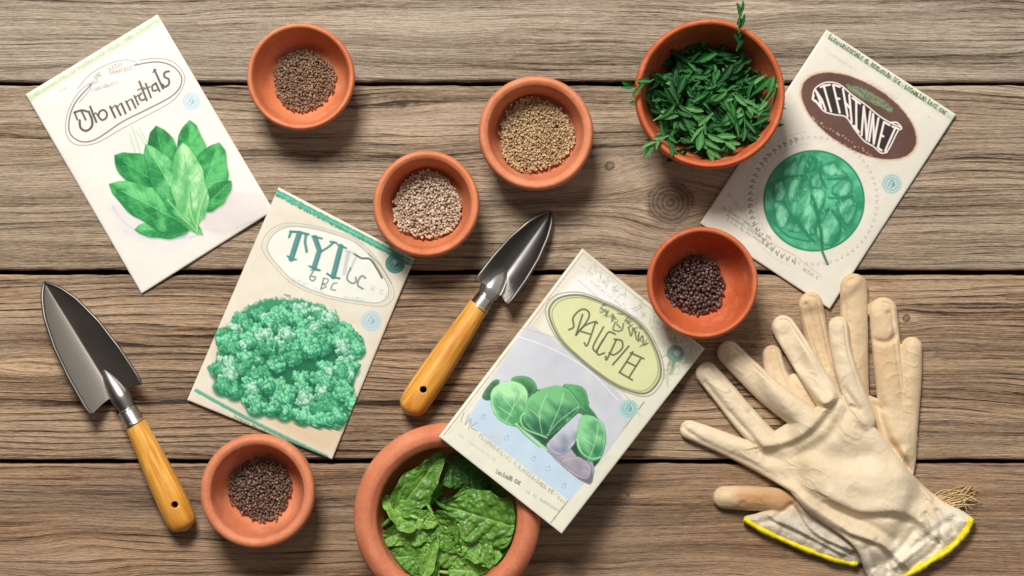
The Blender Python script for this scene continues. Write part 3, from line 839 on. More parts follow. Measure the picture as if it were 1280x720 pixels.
def art2():
    cv = Canvas((348, 234), (518, 323), (415, 574), (234, 500), (219, 212, 195), seed=2)
    paper(cv, 4, 2)
    TL = cv.c[0]; ex, ey = cv.ex, cv.ey
    Q = lambda u, v: tuple(TL + ex * u + ey * v)
    for v, w, c, a in ((6.5, 7, (60, 164, 136), .9), (6.8, 2.2, (150, 208, 184), .7), (10.5, 1.2, (40, 120, 104), .7)):
        cv.stroke([Q(1, v), Q(60, v + .5), Q(130, v - .3), Q(192, v)], w, c, a, rough=1)
    cv.scribble(Q(3, 9), Q(190, 9), 4, (36, 128, 106), .9, .6, 3)
    # tan ground wash
    cv.poly([Q(8, 190), Q(20, 240), Q(60, 262), Q(130, 268), Q(188, 262), Q(186, 200), Q(100, 180)], (208, 184, 148), .75, 9, True, 4)
    cv.poly([Q(40, 200), Q(150, 200), Q(172, 240), Q(60, 245)], (190, 160, 122), .6, 6, True, 4)
    # oval panel
    z = Z(5.54, 320, 270)
    inner = z([(80, 200), (130, 120), (230, 75), (380, 85), (520, 120), (680, 180), (800, 290), (880, 420), (918, 500), (905, 565), (840, 602), (700, 590), (560, 565), (400, 520), (260, 450), (150, 340), (90, 260)])
    cv.poly(inner, (228, 230, 222), .9, 1)
    cv.stroke(inner, 1.1, (132, 142, 138), .7, closed=True)
    c = np.mean(inner, 0); outer = [tuple(c + (np.array(p) - c) * 1.09) for p in inner]
    cv.stroke(outer, .9, (140, 148, 142), .6, closed=True)
    cv.stroke([tuple(c + (np.array(p) - c) * 1.04) for p in inner[:10]], .7, (150, 158, 152), .5)
    cv.stroke(z([(680, 262), (730, 292), (790, 300), (840, 370), (872, 428)]), 2.4, (72, 84, 78), .85)
    cv.stroke(z([(780, 260), (860, 340), (938, 465)]), 1.2, (110, 116, 110), .7)
    tl = (74, 138, 134); dk = (62, 92, 92)
    for w, q in [(3.2, [(238, 108), (300, 112), (362, 128)]), (7.2, [(300, 122), (272, 210), (244, 298)]), (2.6, [(218, 278), (244, 300), (276, 302)]), (2.6, [(240, 108), (228, 148)]), (3.0, [(345, 128), (338, 180), (350, 248)]),
                 (6.8, [(408, 150), (440, 240), (402, 358)]), (2.6, [(388, 140), (455, 156)]), (2.4, [(445, 250), (500, 215), (540, 180)]), (2.6, [(515, 178), (556, 186)]), (2.8, [(370, 348), (402, 362), (440, 376)]),
                 (7.0, [(588, 212), (560, 320), (535, 420)]), (2.6, [(564, 198), (622, 222)]), (2.8, [(492, 400), (530, 424), (576, 432)])]:
        cv.stroke(z(q), w, tl, .92, smooth=False); cv.stroke(z([(x + 9, y + 2) for x, y in q]), .9, dk, .6, smooth=False)
    for w, q in [(5, [(640, 250), (610, 400)]), (3, [(690, 290), (650, 380)]), (2.5, [(620, 240), (680, 260)])]:
        cv.stroke(z(q), w, (176, 190, 192), .7)
    for w, q in [(2.2, [(655, 360), (630, 432), (665, 466), (692, 455), (690, 425)]), (2.4, [(758, 430), (735, 415), (712, 440), (705, 480), (740, 504)]), (2.0, [(395, 385), (372, 430), (395, 450), (412, 425), (385, 418)]), (1.6, [(380, 375), (435, 378)]),
                 (2, [(470, 430), (450, 505)]), (1.6, [(470, 432), (500, 440), (488, 468), (460, 468), (486, 490), (450, 505)]), (1.8, [(560, 465), (535, 470), (520, 505), (550, 515)])]:
        cv.stroke(z(q), w, (104, 122, 120), .8)
    cv.scribble(z([(250, 450)])[0], z([(470, 545)])[0], 5, (140, 170, 178), .9, .6, 3.2); cv.scribble(z([(590, 575)])[0], z([(760, 590)])[0], 4, (140, 176, 184), .9, .6, 3)
    cv.scribble(z([(780, 500)])[0], z([(900, 560)])[0], 6, (150, 176, 190), 1, .6, 3)
    cv.disc(494, 329.6, 12, (92, 152, 146), .95); seal(cv, 494, 329.6, 12, (70, 120, 118), (44, 92, 92), .2)
    cv.disc(494, 327, 3.5, (190, 216, 210), .6)
    seal(cv, 464, 401, 13, (176, 204, 222), (132, 178, 200), .55)
    # curly green heap
    z2 = Z(1.947, 220, 220)
    hull = catmull(z2([(140, 350), (190, 310), (250, 298), (340, 312), (395, 360), (440, 420), (432, 500), (418, 590), (330, 598), (260, 585), (160, 545), (100, 490), (108, 400)]), 6, True)
    cv.poly(hull, (52, 138, 96), .95, 2.0, False, 4)
    cv.poly([tuple(np.mean(hull, 0) + (p - np.mean(hull, 0)) * .8) for p in hull], (30, 104, 72), .8, 6, False, 6)
    rs = np.random.RandomState(4); n = 0
    cc = np.mean(hull, 0)
    blobs = []
    grid_ = [np.array([260 + 11.5 * i + rs.uniform(-4, 4) + 5.5 * (j % 2), 365 + 10.5 * j + rs.uniform(-4, 4)]) for j in range(17) for i in range(17)]
    for p in grid_:
        k = 0; m = len(hull)
        ins = False
        for i in range(m):
            (x0, y0), (x1, y1) = hull[i], hull[(i + 1) % m]
            if (y0 > p[1]) != (y1 > p[1]) and p[0] < (x1 - x0) * (p[1] - y0) / (y1 - y0) + x0: ins = not ins
        if not ins: continue
        blobs.append(p); n += 1
    def curl_(p, r, lo_, hi_, sd):
        sl = cv.sl([p - r - 2, p + r + 2], 2)
        if sl is None: return
        dx = cv.X[sl] - p[0]; dy = cv.Y[sl] - p[1]; a = np.arctan2(dy, dx)
        rr = r * (1 + .14 * np.sin(a * 4 + sd) + .07 * np.sin(a * 7 + sd * 2)); d = np.hypot(dx, dy)
        m = np.clip((rr - d) / 1.1 + .5, 0, 1) * .95
        f = fbm(cv.X[sl] * .35, cv.Y[sl] * .35, sd % 50, 3)
        k = np.clip(.62 - dy / r * .55 - dx / r * .18 + (f - .5) * 1.1 - .75 * np.clip((d / rr - .74) / .26, 0, 1), 0, 1)
        c_ = np.array(lo_, float) + (np.array(hi_, float) - np.array(lo_, float)) * k[..., None]
        cv.col[sl] = cv.col[sl] * (1 - m[..., None]) + c_ * m[..., None]
    clumps = [p for p in blobs if rs.rand() < .55]
    rs.shuffle(clumps)
    for ci, p in enumerate(sorted(clumps, key=lambda q: -q[1] + rs.uniform(-8, 8))[::-1]):
        R_ = rs.uniform(9, 12.5)
        cv.disc(p[0] + 1, p[1] + 3, R_ * 1.05, (18, 86, 60), .75, 2.5)
        pale = rs.rand() < .22; deep = rs.rand() < .25
        hi_ = (190, 230, 208) if pale else ((96, 186, 136) if deep else (134, 222, 172)); lo_ = (30, 116, 80) if not pale else (60, 140, 104)
        for j in range(9):
            a = j * 2.4 + rs.rand(); q = p + np.array([math.cos(a), math.sin(a) * .9]) * R_ * (.72 if j < 6 else .3) * rs.uniform(.8, 1.05)
            curl_(q, rs.uniform(4.2, 6.6), lo_, hi_, int(rs.randint(1000)))
        for j in range(2):
            q = p + rs.randn(2) * R_ * .35; cv.stroke([q, q + rs.randn(2) * 2.5, q + rs.randn(2) * 3.5], 1.1, (206, 240, 222), .55, .6)
    for _ in range(26):
        p = blobs[rs.randint(len(blobs))] + rs.randn(2) * 3; cv.stroke([p, p + rs.randn(2) * 4, p + rs.randn(2) * 5], 1.6, (26, 92, 66), .55, .9)
    # foot of the packet
    cv.stroke([Q(5, 274), Q(90, 275.5), Q(190, 272)], 3.6, (72, 158, 130), .85, rough=.5)
    cv.stroke([Q(5, 271.5), Q(90, 273), Q(190, 269.5)], .8, (60, 130, 110), .6)
    for v in (281, 285): cv.scribble(Q(62, v), Q(125, v), 3.4, (66, 96, 88), .9, .85, 3, .08)
    return cv

def art3():
    cv = Canvas((728, 310.5), (881, 436), (702, 667), (548.5, 545.5), (208, 207, 190), seed=3)
    paper(cv, 4, 3)
    TL = cv.c[0]; ex, ey = cv.ex, cv.ey
    Q = lambda u, v: tuple(TL + ex * u + ey * v)
    cv.poly([Q(12, 10), Q(100, 14), Q(90, 45), Q(10, 80)], (226, 226, 226), .8, 8)
    g1 = (150, 160, 138)
    cv.stroke([Q(4, 4), Q(100, 4.5), Q(194, 4)], .9, g1, .7); cv.stroke([Q(4, 4), Q(4.5, 150), Q(4, 290)], 1.4, (140, 130, 116), .75, rough=.5)
    cv.stroke([Q(9, 60), Q(8.5, 160), Q(8, 285)], .8, (170, 160, 140), .6)
    cv.stroke([Q(178, 100), Q(178, 180), Q(177, 290)], 1.4, (128, 120, 106), .85, rough=.5); cv.poly([Q(2, 2), Q(60, 3), Q(16, 30), Q(14, 160), Q(3, 200)], (190, 172, 148), .35, 4)
    for _ in range(90):
        p = np.array(Q(cv.rs.uniform(15, 190), cv.rs.uniform(5, 20))); cv.stroke([p, p + cv.rs.randn(2) * 2, p + cv.rs.randn(2) * 3], .9, (140, 168, 142), .55)
    cv.scribble(Q(30, 26), Q(110, 26), 3, (150, 150, 130), .8, .5, 3.4)
    cv.stroke([Q(20, 34), Q(100, 36), Q(170, 30)], .8, (160, 164, 140), .6)
    for _ in range(40):
        p = np.array(Q(cv.rs.uniform(150, 192), cv.rs.uniform(15, 60))); cv.stroke([p, p + cv.rs.randn(2) * 3, p + cv.rs.randn(2) * 4], .9, (150, 160, 128), .6)
    # picture
    pic = [(652, 412), (664, 406), (700, 430), (740, 458), (778, 496), (790, 520), (772, 548), (712, 626), (645, 575), (583, 526), (618, 470)]
    cv.poly(pic, (184, 187, 196), .95, 1.0, False)
    cv.poly([(604, 492), (650, 525), (700, 568), (735, 598), (712, 626), (645, 575), (583, 526)], (176, 196, 212), 1, 1.2, False, 1)
    for _ in range(60):
        p = np.array([cv.rs.uniform(600, 780), cv.rs.uniform(430, 560)]); cv.disc(p[0], p[1], cv.rs.uniform(4, 11), (170, 172, 184) if cv.rs.rand() < .5 else (204, 204, 208), .14, 3)
    cv.stroke([(652, 410), (700, 425), (742, 455), (782, 494), (800, 520)], 1.1, (166, 164, 160), .8)
    cv.stroke([(640, 418), (690, 436), (735, 462), (772, 500)], 1.0, (226, 226, 226), .8)
    z = Z(3.273, 540, 450)
    gd, gl = (38, 96, 60), (96, 168, 110)
    def cab(pts, dk, lt, sd=3, soft=.8):
        c = np.mean(pts, 0)
        dk = np.array(dk, float); lt = np.array(lt, float)
        def fn(X, Y, s_, cc):
            st = fbm((X + Y) * .04, (X - Y) * .07, sd, 3)
            k = np.clip(.55 + (st - .5) * 1.4 - (Y - c[1]) * .022 - (X - c[0]) * .006 + .5 * np.exp(-((s_ - 1.6) / 1.1) ** 2) - .7 * np.exp(-s_ / .7), 0, 1); return dk + (lt - dk) * k[..., None]
        cv.poly(pts, dk, 1, soft, True, .6, fn)
    cab(z([(250, 150), (330, 110), (420, 120), (560, 130), (650, 200), (700, 290), (690, 400), (640, 450), (560, 440), (480, 370), (380, 290), (280, 240)]), (22, 66, 44), (64, 122, 80), 12)
    cab(z([(470, 340), (540, 330), (600, 400), (660, 420), (655, 500), (620, 500), (540, 440), (480, 380)]), (108, 104, 120), (160, 152, 166), 13)
    cab(z([(205, 150), (240, 95), (275, 82), (262, 130), (235, 165)]), (24, 70, 46), (60, 120, 76), 2)
    cab(z([(325, 78), (370, 65), (410, 80), (428, 115), (400, 150), (350, 120)]), (28, 84, 50), (80, 150, 92), 4)
    cab(z([(535, 105), (600, 105), (632, 135), (642, 215), (590, 180)]), (34, 98, 58), (86, 160, 100), 5)
    cab(z([(530, 410), (600, 395), (650, 440), (630, 490), (560, 455)]), (120, 116, 130), (168, 160, 172), 6)
    cab(z([(470, 350), (520, 290), (600, 218), (622, 262), (592, 330), (530, 392)]), (116, 122, 142), (182, 184, 198), 7)
    cab(z([(242, 130), (290, 92), (350, 90), (390, 130), (385, 210), (350, 265), (300, 262), (250, 212)]), (64, 142, 88), (158, 212, 156), 8)
    cab(z([(378, 210), (400, 150), (470, 112), (540, 110), (592, 158), (606, 200), (540, 268), (470, 315), (410, 292), (375, 250)]), (32, 92, 62), (110, 180, 122), 9)
    cab(z([(612, 232), (660, 230), (700, 262), (712, 330), (690, 400), (640, 415), (600, 372), (590, 320)]), (44, 110, 74), (128, 194, 138), 10)
    for q in ([(300, 255), (330, 200), (345, 120)], [(330, 200), (290, 150)], [(335, 190), (370, 140)], [(322, 225), (270, 190)], [(470, 310), (520, 250), (600, 190)], [(450, 300), (440, 220), (470, 140)], [(445, 240), (400, 200)], [(480, 290), (520, 200), (540, 130)], [(640, 410), (670, 330), (680, 260)], [(660, 350), (620, 320)]):
        cv.stroke(z(q), 1.1, (178, 216, 172), .7)
    cv.stroke(z([(345, 262), (370, 290), (420, 330), (462, 362)]), 3.4, (150, 204, 140), .95); cv.stroke(z([(350, 272), (380, 306), (440, 356)]), 1.0, (44, 110, 64), .8)
    cv.stroke(z([(378, 215), (362, 240), (380, 280), (450, 310), (470, 318)]), 1.8, (166, 214, 160), .8)
    cv.stroke(z([(592, 325), (610, 375), (650, 402), (690, 398)]), 1.6, (170, 216, 168), .8); cv.stroke(z([(470, 372), (520, 410), (600, 470)]), 1.2, (90, 96, 110), .6)
    for q in [(210, 235), (305, 320), (415, 405), (475, 445), (540, 515)]:
        x, y = z([q])[0]; cv.ring(x, y, 2.6, .8, (128, 152, 188), .7); cv.disc(x + 2, y - 3, 1.1, (128, 152, 188), .6)
    # label
    olive = (104, 106, 84)
    lab = [(686.7, 395.6), (690, 380), (703, 371), (725, 369), (748, 376), (778, 390), (803, 409), (817, 431), (825, 453), (825, 472), (815, 487), (803, 492), (785, 488), (767, 480), (745, 465), (722, 446), (700, 424)]
    cv.poly(lab, (200, 203, 154), 1, 1)
    cv.stroke(lab, 2.6, olive, .9, closed=True); c = np.mean(lab, 0)
    cv.stroke([tuple(c + (np.array(p) - c) * .95) for p in lab], 1.1, (112, 114, 88), .75, closed=True)
    cv.stroke([tuple(c + (np.array(p) - c) * 1.06) for p in lab], 1.3, (120, 120, 100), .75, closed=True)
    z = Z(4.5, 670, 320); T = (84, 88, 66)
    for q in [[(185, 415), (212, 398), (208, 350), (240, 310), (275, 300), (300, 325), (285, 370), (225, 445)], [(262, 330), (225, 445)], [(225, 445), (270, 395), (330, 370), (345, 378)], [(335, 372), (290, 500), (272, 488)], [(255, 425), (305, 440)],
              [(380, 400), (322, 508), (338, 540)], [(338, 540), (378, 470)], [(445, 440), (410, 428), (380, 470), (345, 530), (352, 556), (385, 545)], [(452, 470), (400, 580), (392, 565)], [(440, 468), (482, 478), (484, 520), (440, 556), (412, 545)],
              [(522, 508), (432, 612)], [(545, 540), (470, 655)], [(532, 545), (606, 578)], [(510, 595), (556, 618)], [(588, 580), (522, 685)], [(470, 655), (542, 698)]]:
        cv.stroke(z(q), 2.3, T, .9)
    for _ in range(34):
        t = cv.rs.rand(); p = np.array(z([(345 + 290 * t, 262 + 215 * t + 20 * math.sin(t * 9))])[0]) + cv.rs.randn(2) * 2.4
        cv.stroke([p, p + cv.rs.randn(2) * 2.5, p + cv.rs.randn(2) * 3], 1.3, (92, 104, 82), .75)
    for q in ([(445, 375), (435, 415), (480, 420), (492, 380)], [(455, 385), (475, 405)], [(520, 400), (535, 450), (550, 405), (565, 470)], [(580, 430), (575, 480), (600, 450), (605, 500), (630, 490)]): cv.stroke(z(q), 2, (88, 104, 78), .85)
    seal(cv, 786, 511, 11.5, (150, 192, 186), (96, 150, 150), .8)
    cv.disc(844, 442, 10.5, (134, 166, 150), .8); seal(cv, 844, 442, 10.5, (112, 140, 124), (76, 122, 116), .3); cv.disc(846, 441, 4, (186, 212, 206), .8)
    cv.leaf((840, 450), (836, 468), 9, (120, 134, 106), (170, 180, 150), veins=2)
    for _ in range(50):
        p = np.array([cv.rs.uniform(560, 870), cv.rs.uniform(320, 660)]); cv.stroke([p, p + cv.rs.randn(2) * 2, p + cv.rs.randn(2) * 4], .7, (170, 164, 146), .35)
    # handwriting on the lower margin
    z = Z(3.273, 540, 450)
    for q in ([(130, 215), (118, 255)], [(150, 225), (135, 265), (160, 240), (150, 285)], [(185, 255), (160, 275), (185, 290)]): cv.stroke(z(q), 1.0, (120, 120, 118), .7)
    A = z([(190, 315), (535, 585)]); cv.scribble(A[0], A[1], 5, (128, 128, 120), .9, .75, 3.8, .12)
    A = z([(110, 310), (250, 410)]); cv.scribble(A[0], A[1], 3, (160, 158, 146), .8, .6, 3)
    A = z([(260, 462), (355, 510)]); cv.scribble(A[0], A[1], 5, (84, 90, 84), 1.4, .85, 3, .05)
    A = z([(385, 540), (515, 620)]); cv.scribble(A[0], A[1], 3.4, (128, 128, 118), .9, .7, 3.2)
    A = z([(340, 440), (520, 565)]); cv.scribble(A[0], A[1], 4, (140, 138, 128), .8, .6, 4)
    return cv

def art4():
    cv = Canvas((1033, 37), (1195, 143), (1037, 386), (875, 279), (216, 211, 198), seed=4)
    paper(cv, 3, 4)
    TL = cv.c[0]; ex, ey = cv.ex, cv.ey
    Q = lambda u, v: tuple(TL + ex * u + ey * v)
    cv.stroke([Q(3, 5), Q(100, 5.5), Q(192, 5)], 6.5, (196, 208, 182), .8, rough=1)
    cv.scribble(Q(8, 8), Q(182, 8), 5.5, (64, 70, 58), 1.5, .9, 3.4, .1); cv.scribble(Q(4, 9), Q(190, 9), 4, (110, 150, 110), 1, .6, 3)
    cv.scribble(Q(18, 24), Q(60, 24), 3, (168, 160, 146), .8, .5, 3.2); cv.scribble(Q(78, 26), Q(120, 26), 3, (160, 150, 136), .8, .6, 3.2); cv.scribble(Q(160, 22), Q(172, 22), 2.5, (150, 140, 126), .8, .6, 3)
    z = Z(4.233, 990, 60)
    br = z([(42, 230), (70, 175), (150, 150), (300, 160), (450, 230), (560, 330), (640, 450), (664, 550), (625, 612), (540, 616), (430, 578), (320, 515), (215, 438), (110, 345)])
    br = [tuple(np.array((1073.5, 145.0)) + np.array((math.cos(a_) * 80 * .857 - math.sin(a_) * 41 * .515, math.cos(a_) * 80 * .515 + math.sin(a_) * 41 * .857))) for a_ in np.linspace(0, 6.283, 25)[:-1]]
    c = np.mean(br, 0)
    cv.poly([tuple(c + (np.array(p) - c) * 1.04) for p in br], (206, 172, 138), .7, 1.2, True, .8)
    def fnb(X, Y, s_, cc):
        k = np.clip((fbm(X * .05, Y * .05, 3, 3) - .3) * 1.4, 0, 1)[..., None]; return np.array((88, 62, 52)) * (1 - k) + np.array((104, 70, 68)) * k
    cv.poly(br, (92, 64, 58), .98, .8, True, .5, fnb)
    for k in range(26):
        t = k / 25; a = np.array(z([(100 + 400 * t, 350 + 250 * t)])[0]); cv.disc(a[0] + cv.rs.randn() - 2, a[1] + cv.rs.randn() * 1.2 + 3, cv.rs.uniform(.6, 1.6), (214, 190, 160), .6)
    # pale green word above
    cv.poly(z([(285, 195), (340, 205), (400, 225), (470, 265), (530, 315), (525, 340), (470, 315), (400, 280), (330, 240)]), (118, 136, 100), .85, 1, True, 1.5)
    A = z([(295, 215), (525, 338)]); cv.scribble(A[0], A[1], 6, (62, 74, 52), 1.4, .8, 4, .05); cv.scribble(A[0], A[1], 4, (170, 190, 150), .8, .7, 3, .1)
    top = [(108, 270), (122, 215), (180, 182), (250, 192), (320, 250), (400, 308), (460, 358), (520, 395), (578, 420)]
    bot = [(135, 290), (170, 335), (225, 352), (285, 365), (328, 425), (380, 490), (430, 520), (470, 555), (500, 552)]
    cv.poly(z(top + bot[::-1]), (46, 38, 36), .95, 1, False)
    Tm = catmull(z(top), 4); Bm = catmull(z(bot), 4)
    W = (238, 228, 222)
    cv.stroke(Tm, 1.8, W, .95, smooth=False); cv.stroke(Bm, 1.8, W, .95, smooth=False)
    caps = {'R': [[(0, 1), (0, 0), (.8, .05), (.8, .42), (0, .5)], [(.3, .5), (.9, 1)]], 'E': [[(.85, 0), (0, 0), (0, 1), (.85, 1)], [(0, .5), (.6, .5)]], 'A': [[(0, 1), (.45, 0), (.9, 1)], [(.2, .62), (.7, .62)]],
            'H': [[(0, 0), (0, 1)], [(.85, 0), (.85, 1)], [(0, .5), (.85, .5)]], 'T': [[(0, 0), (.95, 0)], [(.47, 0), (.47, 1)]], 'F': [[(.85, 0), (0, 0), (0, 1)], [(0, .48), (.6, .48)]],
            'I': [[(.4, 0), (.4, 1)], [(.1, 0), (.7, 0)], [(.1, 1), (.7, 1)]], 'N': [[(0, 1), (0, 0), (.85, 1), (.85, 0)]]}
    word = 'EATFHINNET'
    def on(t, y):
        t = min(max(t, 0), 1); a = Tm[int(t * (len(Tm) - 1))]; b = Bm[int(t * (len(Bm) - 1))]; return tuple(a + (b - a) * y)
    for k, ch in enumerate(word):
        for st in caps[ch]:
            pts = []
            for (xa, ya), (xb, yb) in zip(st[:-1], st[1:]):
                for q in (0, .5): pts.append(on((k + .14 + .72 * (xa + (xb - xa) * q)) / len(word), .08 + .84 * (ya + (yb - ya) * q)))
            pts.append(on((k + .14 + .72 * st[-1][0]) / len(word), .08 + .84 * st[-1][1]))
            cv.stroke(pts, 2.7, W, .97, smooth=False)
    nS = 0
    for k in range(nS):
        t = k / (nS - 1); a = Tm[int(t * (len(Tm) - 1))]; b = Bm[int(t * (len(Bm) - 1))]
        m = (a + b) / 2 + cv.rs.randn(2) * 1.6
        cv.stroke([a, m, b], 1.6, W, .9)
        if k % 2 == 0 and k < nS - 1:
            a2 = Tm[int((t + .07) * (len(Tm) - 1))]; cv.stroke([a + (b - a) * .25, (a2 + b) / 2, a2 + (b - a) * .7], 1.2, W, .85)
        if k % 3 == 1: cv.stroke([a + (b - a) * .5, a + (b - a) * .5 + ex * 6], 1.4, W, .85)
    cv.stroke(z([(520, 395), (555, 395), (580, 425), (560, 440), (520, 520), (500, 552)]), 2.0, W, .95)
    seal(cv, 1114.6, 230, 12, (140, 186, 190), (90, 150, 160), .35)
    # round picture
    cv.disc(1017.5, 251, 63.5, (40, 124, 88), 1); cv.disc(1017.5, 251, 61, (78, 176, 132), 1, 1)
    z = Z(4, 940, 170)
    sl = cv.sl([(955, 188), (1080, 314)], 2); d = np.hypot(cv.X[sl] - 1017.5, cv.Y[sl] - 251)
    mm = np.clip((61 - d) / 1 + .5, 0, 1)
    f = fbm(cv.X[sl] * .05, cv.Y[sl] * .07, 6, 4)
    cc = np.array((40, 132, 94)) + (np.array((96, 188, 146)) - np.array((40, 132, 94))) * np.clip((f - .3) * 2.2, 0, 1)[..., None]
    cv.col[sl] = cv.col[sl] * (1 - mm[..., None]) + cc * mm[..., None]
    def lf(pts, sd, a=.9):
        c = np.mean(pts, 0)
        def fn(X, Y, s_, q):
            st = fbm((X + .5 * Y) * .12, (Y - .4 * X) * .05, sd, 4); k = np.clip(.58 + (st - .5) * 2.0 - .9 * np.exp(-s_ / 2.0), 0, 1)
            return np.array((30, 118, 82)) + (np.array((132, 208, 168)) - np.array((30, 118, 82))) * k[..., None]
        cv.poly(z(pts), (110, 200, 155), a, 1.2, True, 1.2, fn)
    for k, q in enumerate([[(180, 235), (230, 215), (290, 222), (300, 330), (330, 400), (310, 500), (240, 450), (185, 345)], [(105, 335), (155, 345), (245, 470), (200, 482), (130, 445)], [(340, 400), (390, 360), (442, 430), (445, 510), (390, 555), (335, 520), (320, 470)],
                       [(140, 200), (190, 130), (222, 112), (235, 190)], [(225, 190), (240, 105), (268, 98), (262, 190)], [(262, 185), (285, 100), (330, 118), (318, 172)], [(350, 150), (400, 130), (450, 168), (480, 205), (420, 200), (370, 192)],
                       [(400, 262), (450, 222), (502, 230), (492, 290), (412, 302)], [(420, 335), (500, 312), (522, 370), (480, 452), (440, 402)], [(290, 232), (320, 182), (352, 202), (350, 262), (312, 266)], [(110, 240), (160, 225), (170, 300), (130, 330), (100, 300)],
                       [(300, 270), (350, 265), (370, 300), (350, 380), (318, 370)]]): lf(q, 20 + k)
    for w, q in [(3.4, [(160, 330), (215, 420), (300, 520), (330, 545)]), (4.5, [(300, 300), (330, 400), (345, 480), (350, 560)]), (2.6, [(390, 360), (440, 430), (470, 470)]), (3.2, [(140, 215), (240, 200), (300, 205)]), (3.2, [(370, 215), (420, 215), (480, 210)]), (3, [(385, 310), (440, 312), (510, 300)]), (3, [(345, 130), (342, 200), (370, 260)]),
                 (2.6, [(110, 430), (180, 500), (300, 530)])]:
        cv.stroke(z(q), w, (30, 116, 78), .8, 1.0, rough=.8)
    for _ in range(70):
        a = cv.rs.rand() * 6.283; r = cv.rs.rand() ** .5 * 54; p = np.array([1017.5 + r * math.cos(a), 251 + r * math.sin(a)]); cv.stroke([p, p + np.array([1, 3]) * cv.rs.uniform(.5, 1.6) + cv.rs.randn(2)], 1.0, (176, 230, 204) if cv.rs.rand() < .6 else (34, 112, 78), .55)
    cv.stroke(z([(345, 560), (360, 600), (378, 640)]), 3.6, (92, 130, 104), .9); cv.stroke(z([(345, 470), (350, 560), (378, 645)]), 1.2, (36, 92, 62), .8)
    # ring of print
    for k in range(64):
        a = k * 6.283 / 64 + .5; r = 79; p = np.array([1017 + r * math.cos(a), 251 + r * math.sin(a)]); nn = np.array([math.cos(a), math.sin(a)]); tt = np.array([-nn[1], nn[0]])
        big = math.cos(a - math.pi) > .25
        col = (122, 112, 104) if big else (168, 158, 148); w = 1.3 if big else .8; h = 3.4 if big else 2.2
        cv.stroke([p - nn * h, p + nn * h + tt * cv.rs.randn(), p + tt * 3 - nn * h * .3, p + tt * 2.2 + nn * h * .6], w, col, .75, smooth=False)
    for r in (72, 86.5):
        a = np.linspace(1.9, 4.6, 30); cv.stroke(np.stack([1017 + r * np.cos(a), 251 + r * np.sin(a)], 1), .7, (176, 168, 156), .6)
    cv.stroke([Q(40, 255), Q(80, 262), Q(120, 258), Q(165, 262)], .8, (190, 140, 130), .6)
    for v, a in ((258, 14), (263, 20), (268, 26)): cv.scribble(Q(a, v), Q(a + 70, v), 3, (120, 132, 118), .9, .75, 2.8, .12)
    cv.scribble(Q(8, 240), Q(40, 250), 4, (150, 140, 130), .8, .6, 3)
    cv.scribble(Q(140, 268), Q(165, 268), 5, (120, 130, 112), 1, .7, 3)
    return cv

mp = NT('printed_paper')
mp.l.new(mp.attr('print', 'Color'), mp.b.inputs['Base Color'])
mp.b.inputs['Roughness'].default_value = .42; mp.b.inputs['Specular IOR Level'].default_value = .35
nn = mp.noise(mp.obj(), 60, 3); n2 = mp.noise(mp.obj(), 900, 2)
mp.bump(mp.math('ADD', nn, mp.math('MULTIPLY', n2, .05)), .0012, .35)
pe = NT('paper_edge'); pe.b.inputs['Base Color'].default_value = rgba((206, 196, 176)); pe.b.inputs['Roughness'].default_value = .8

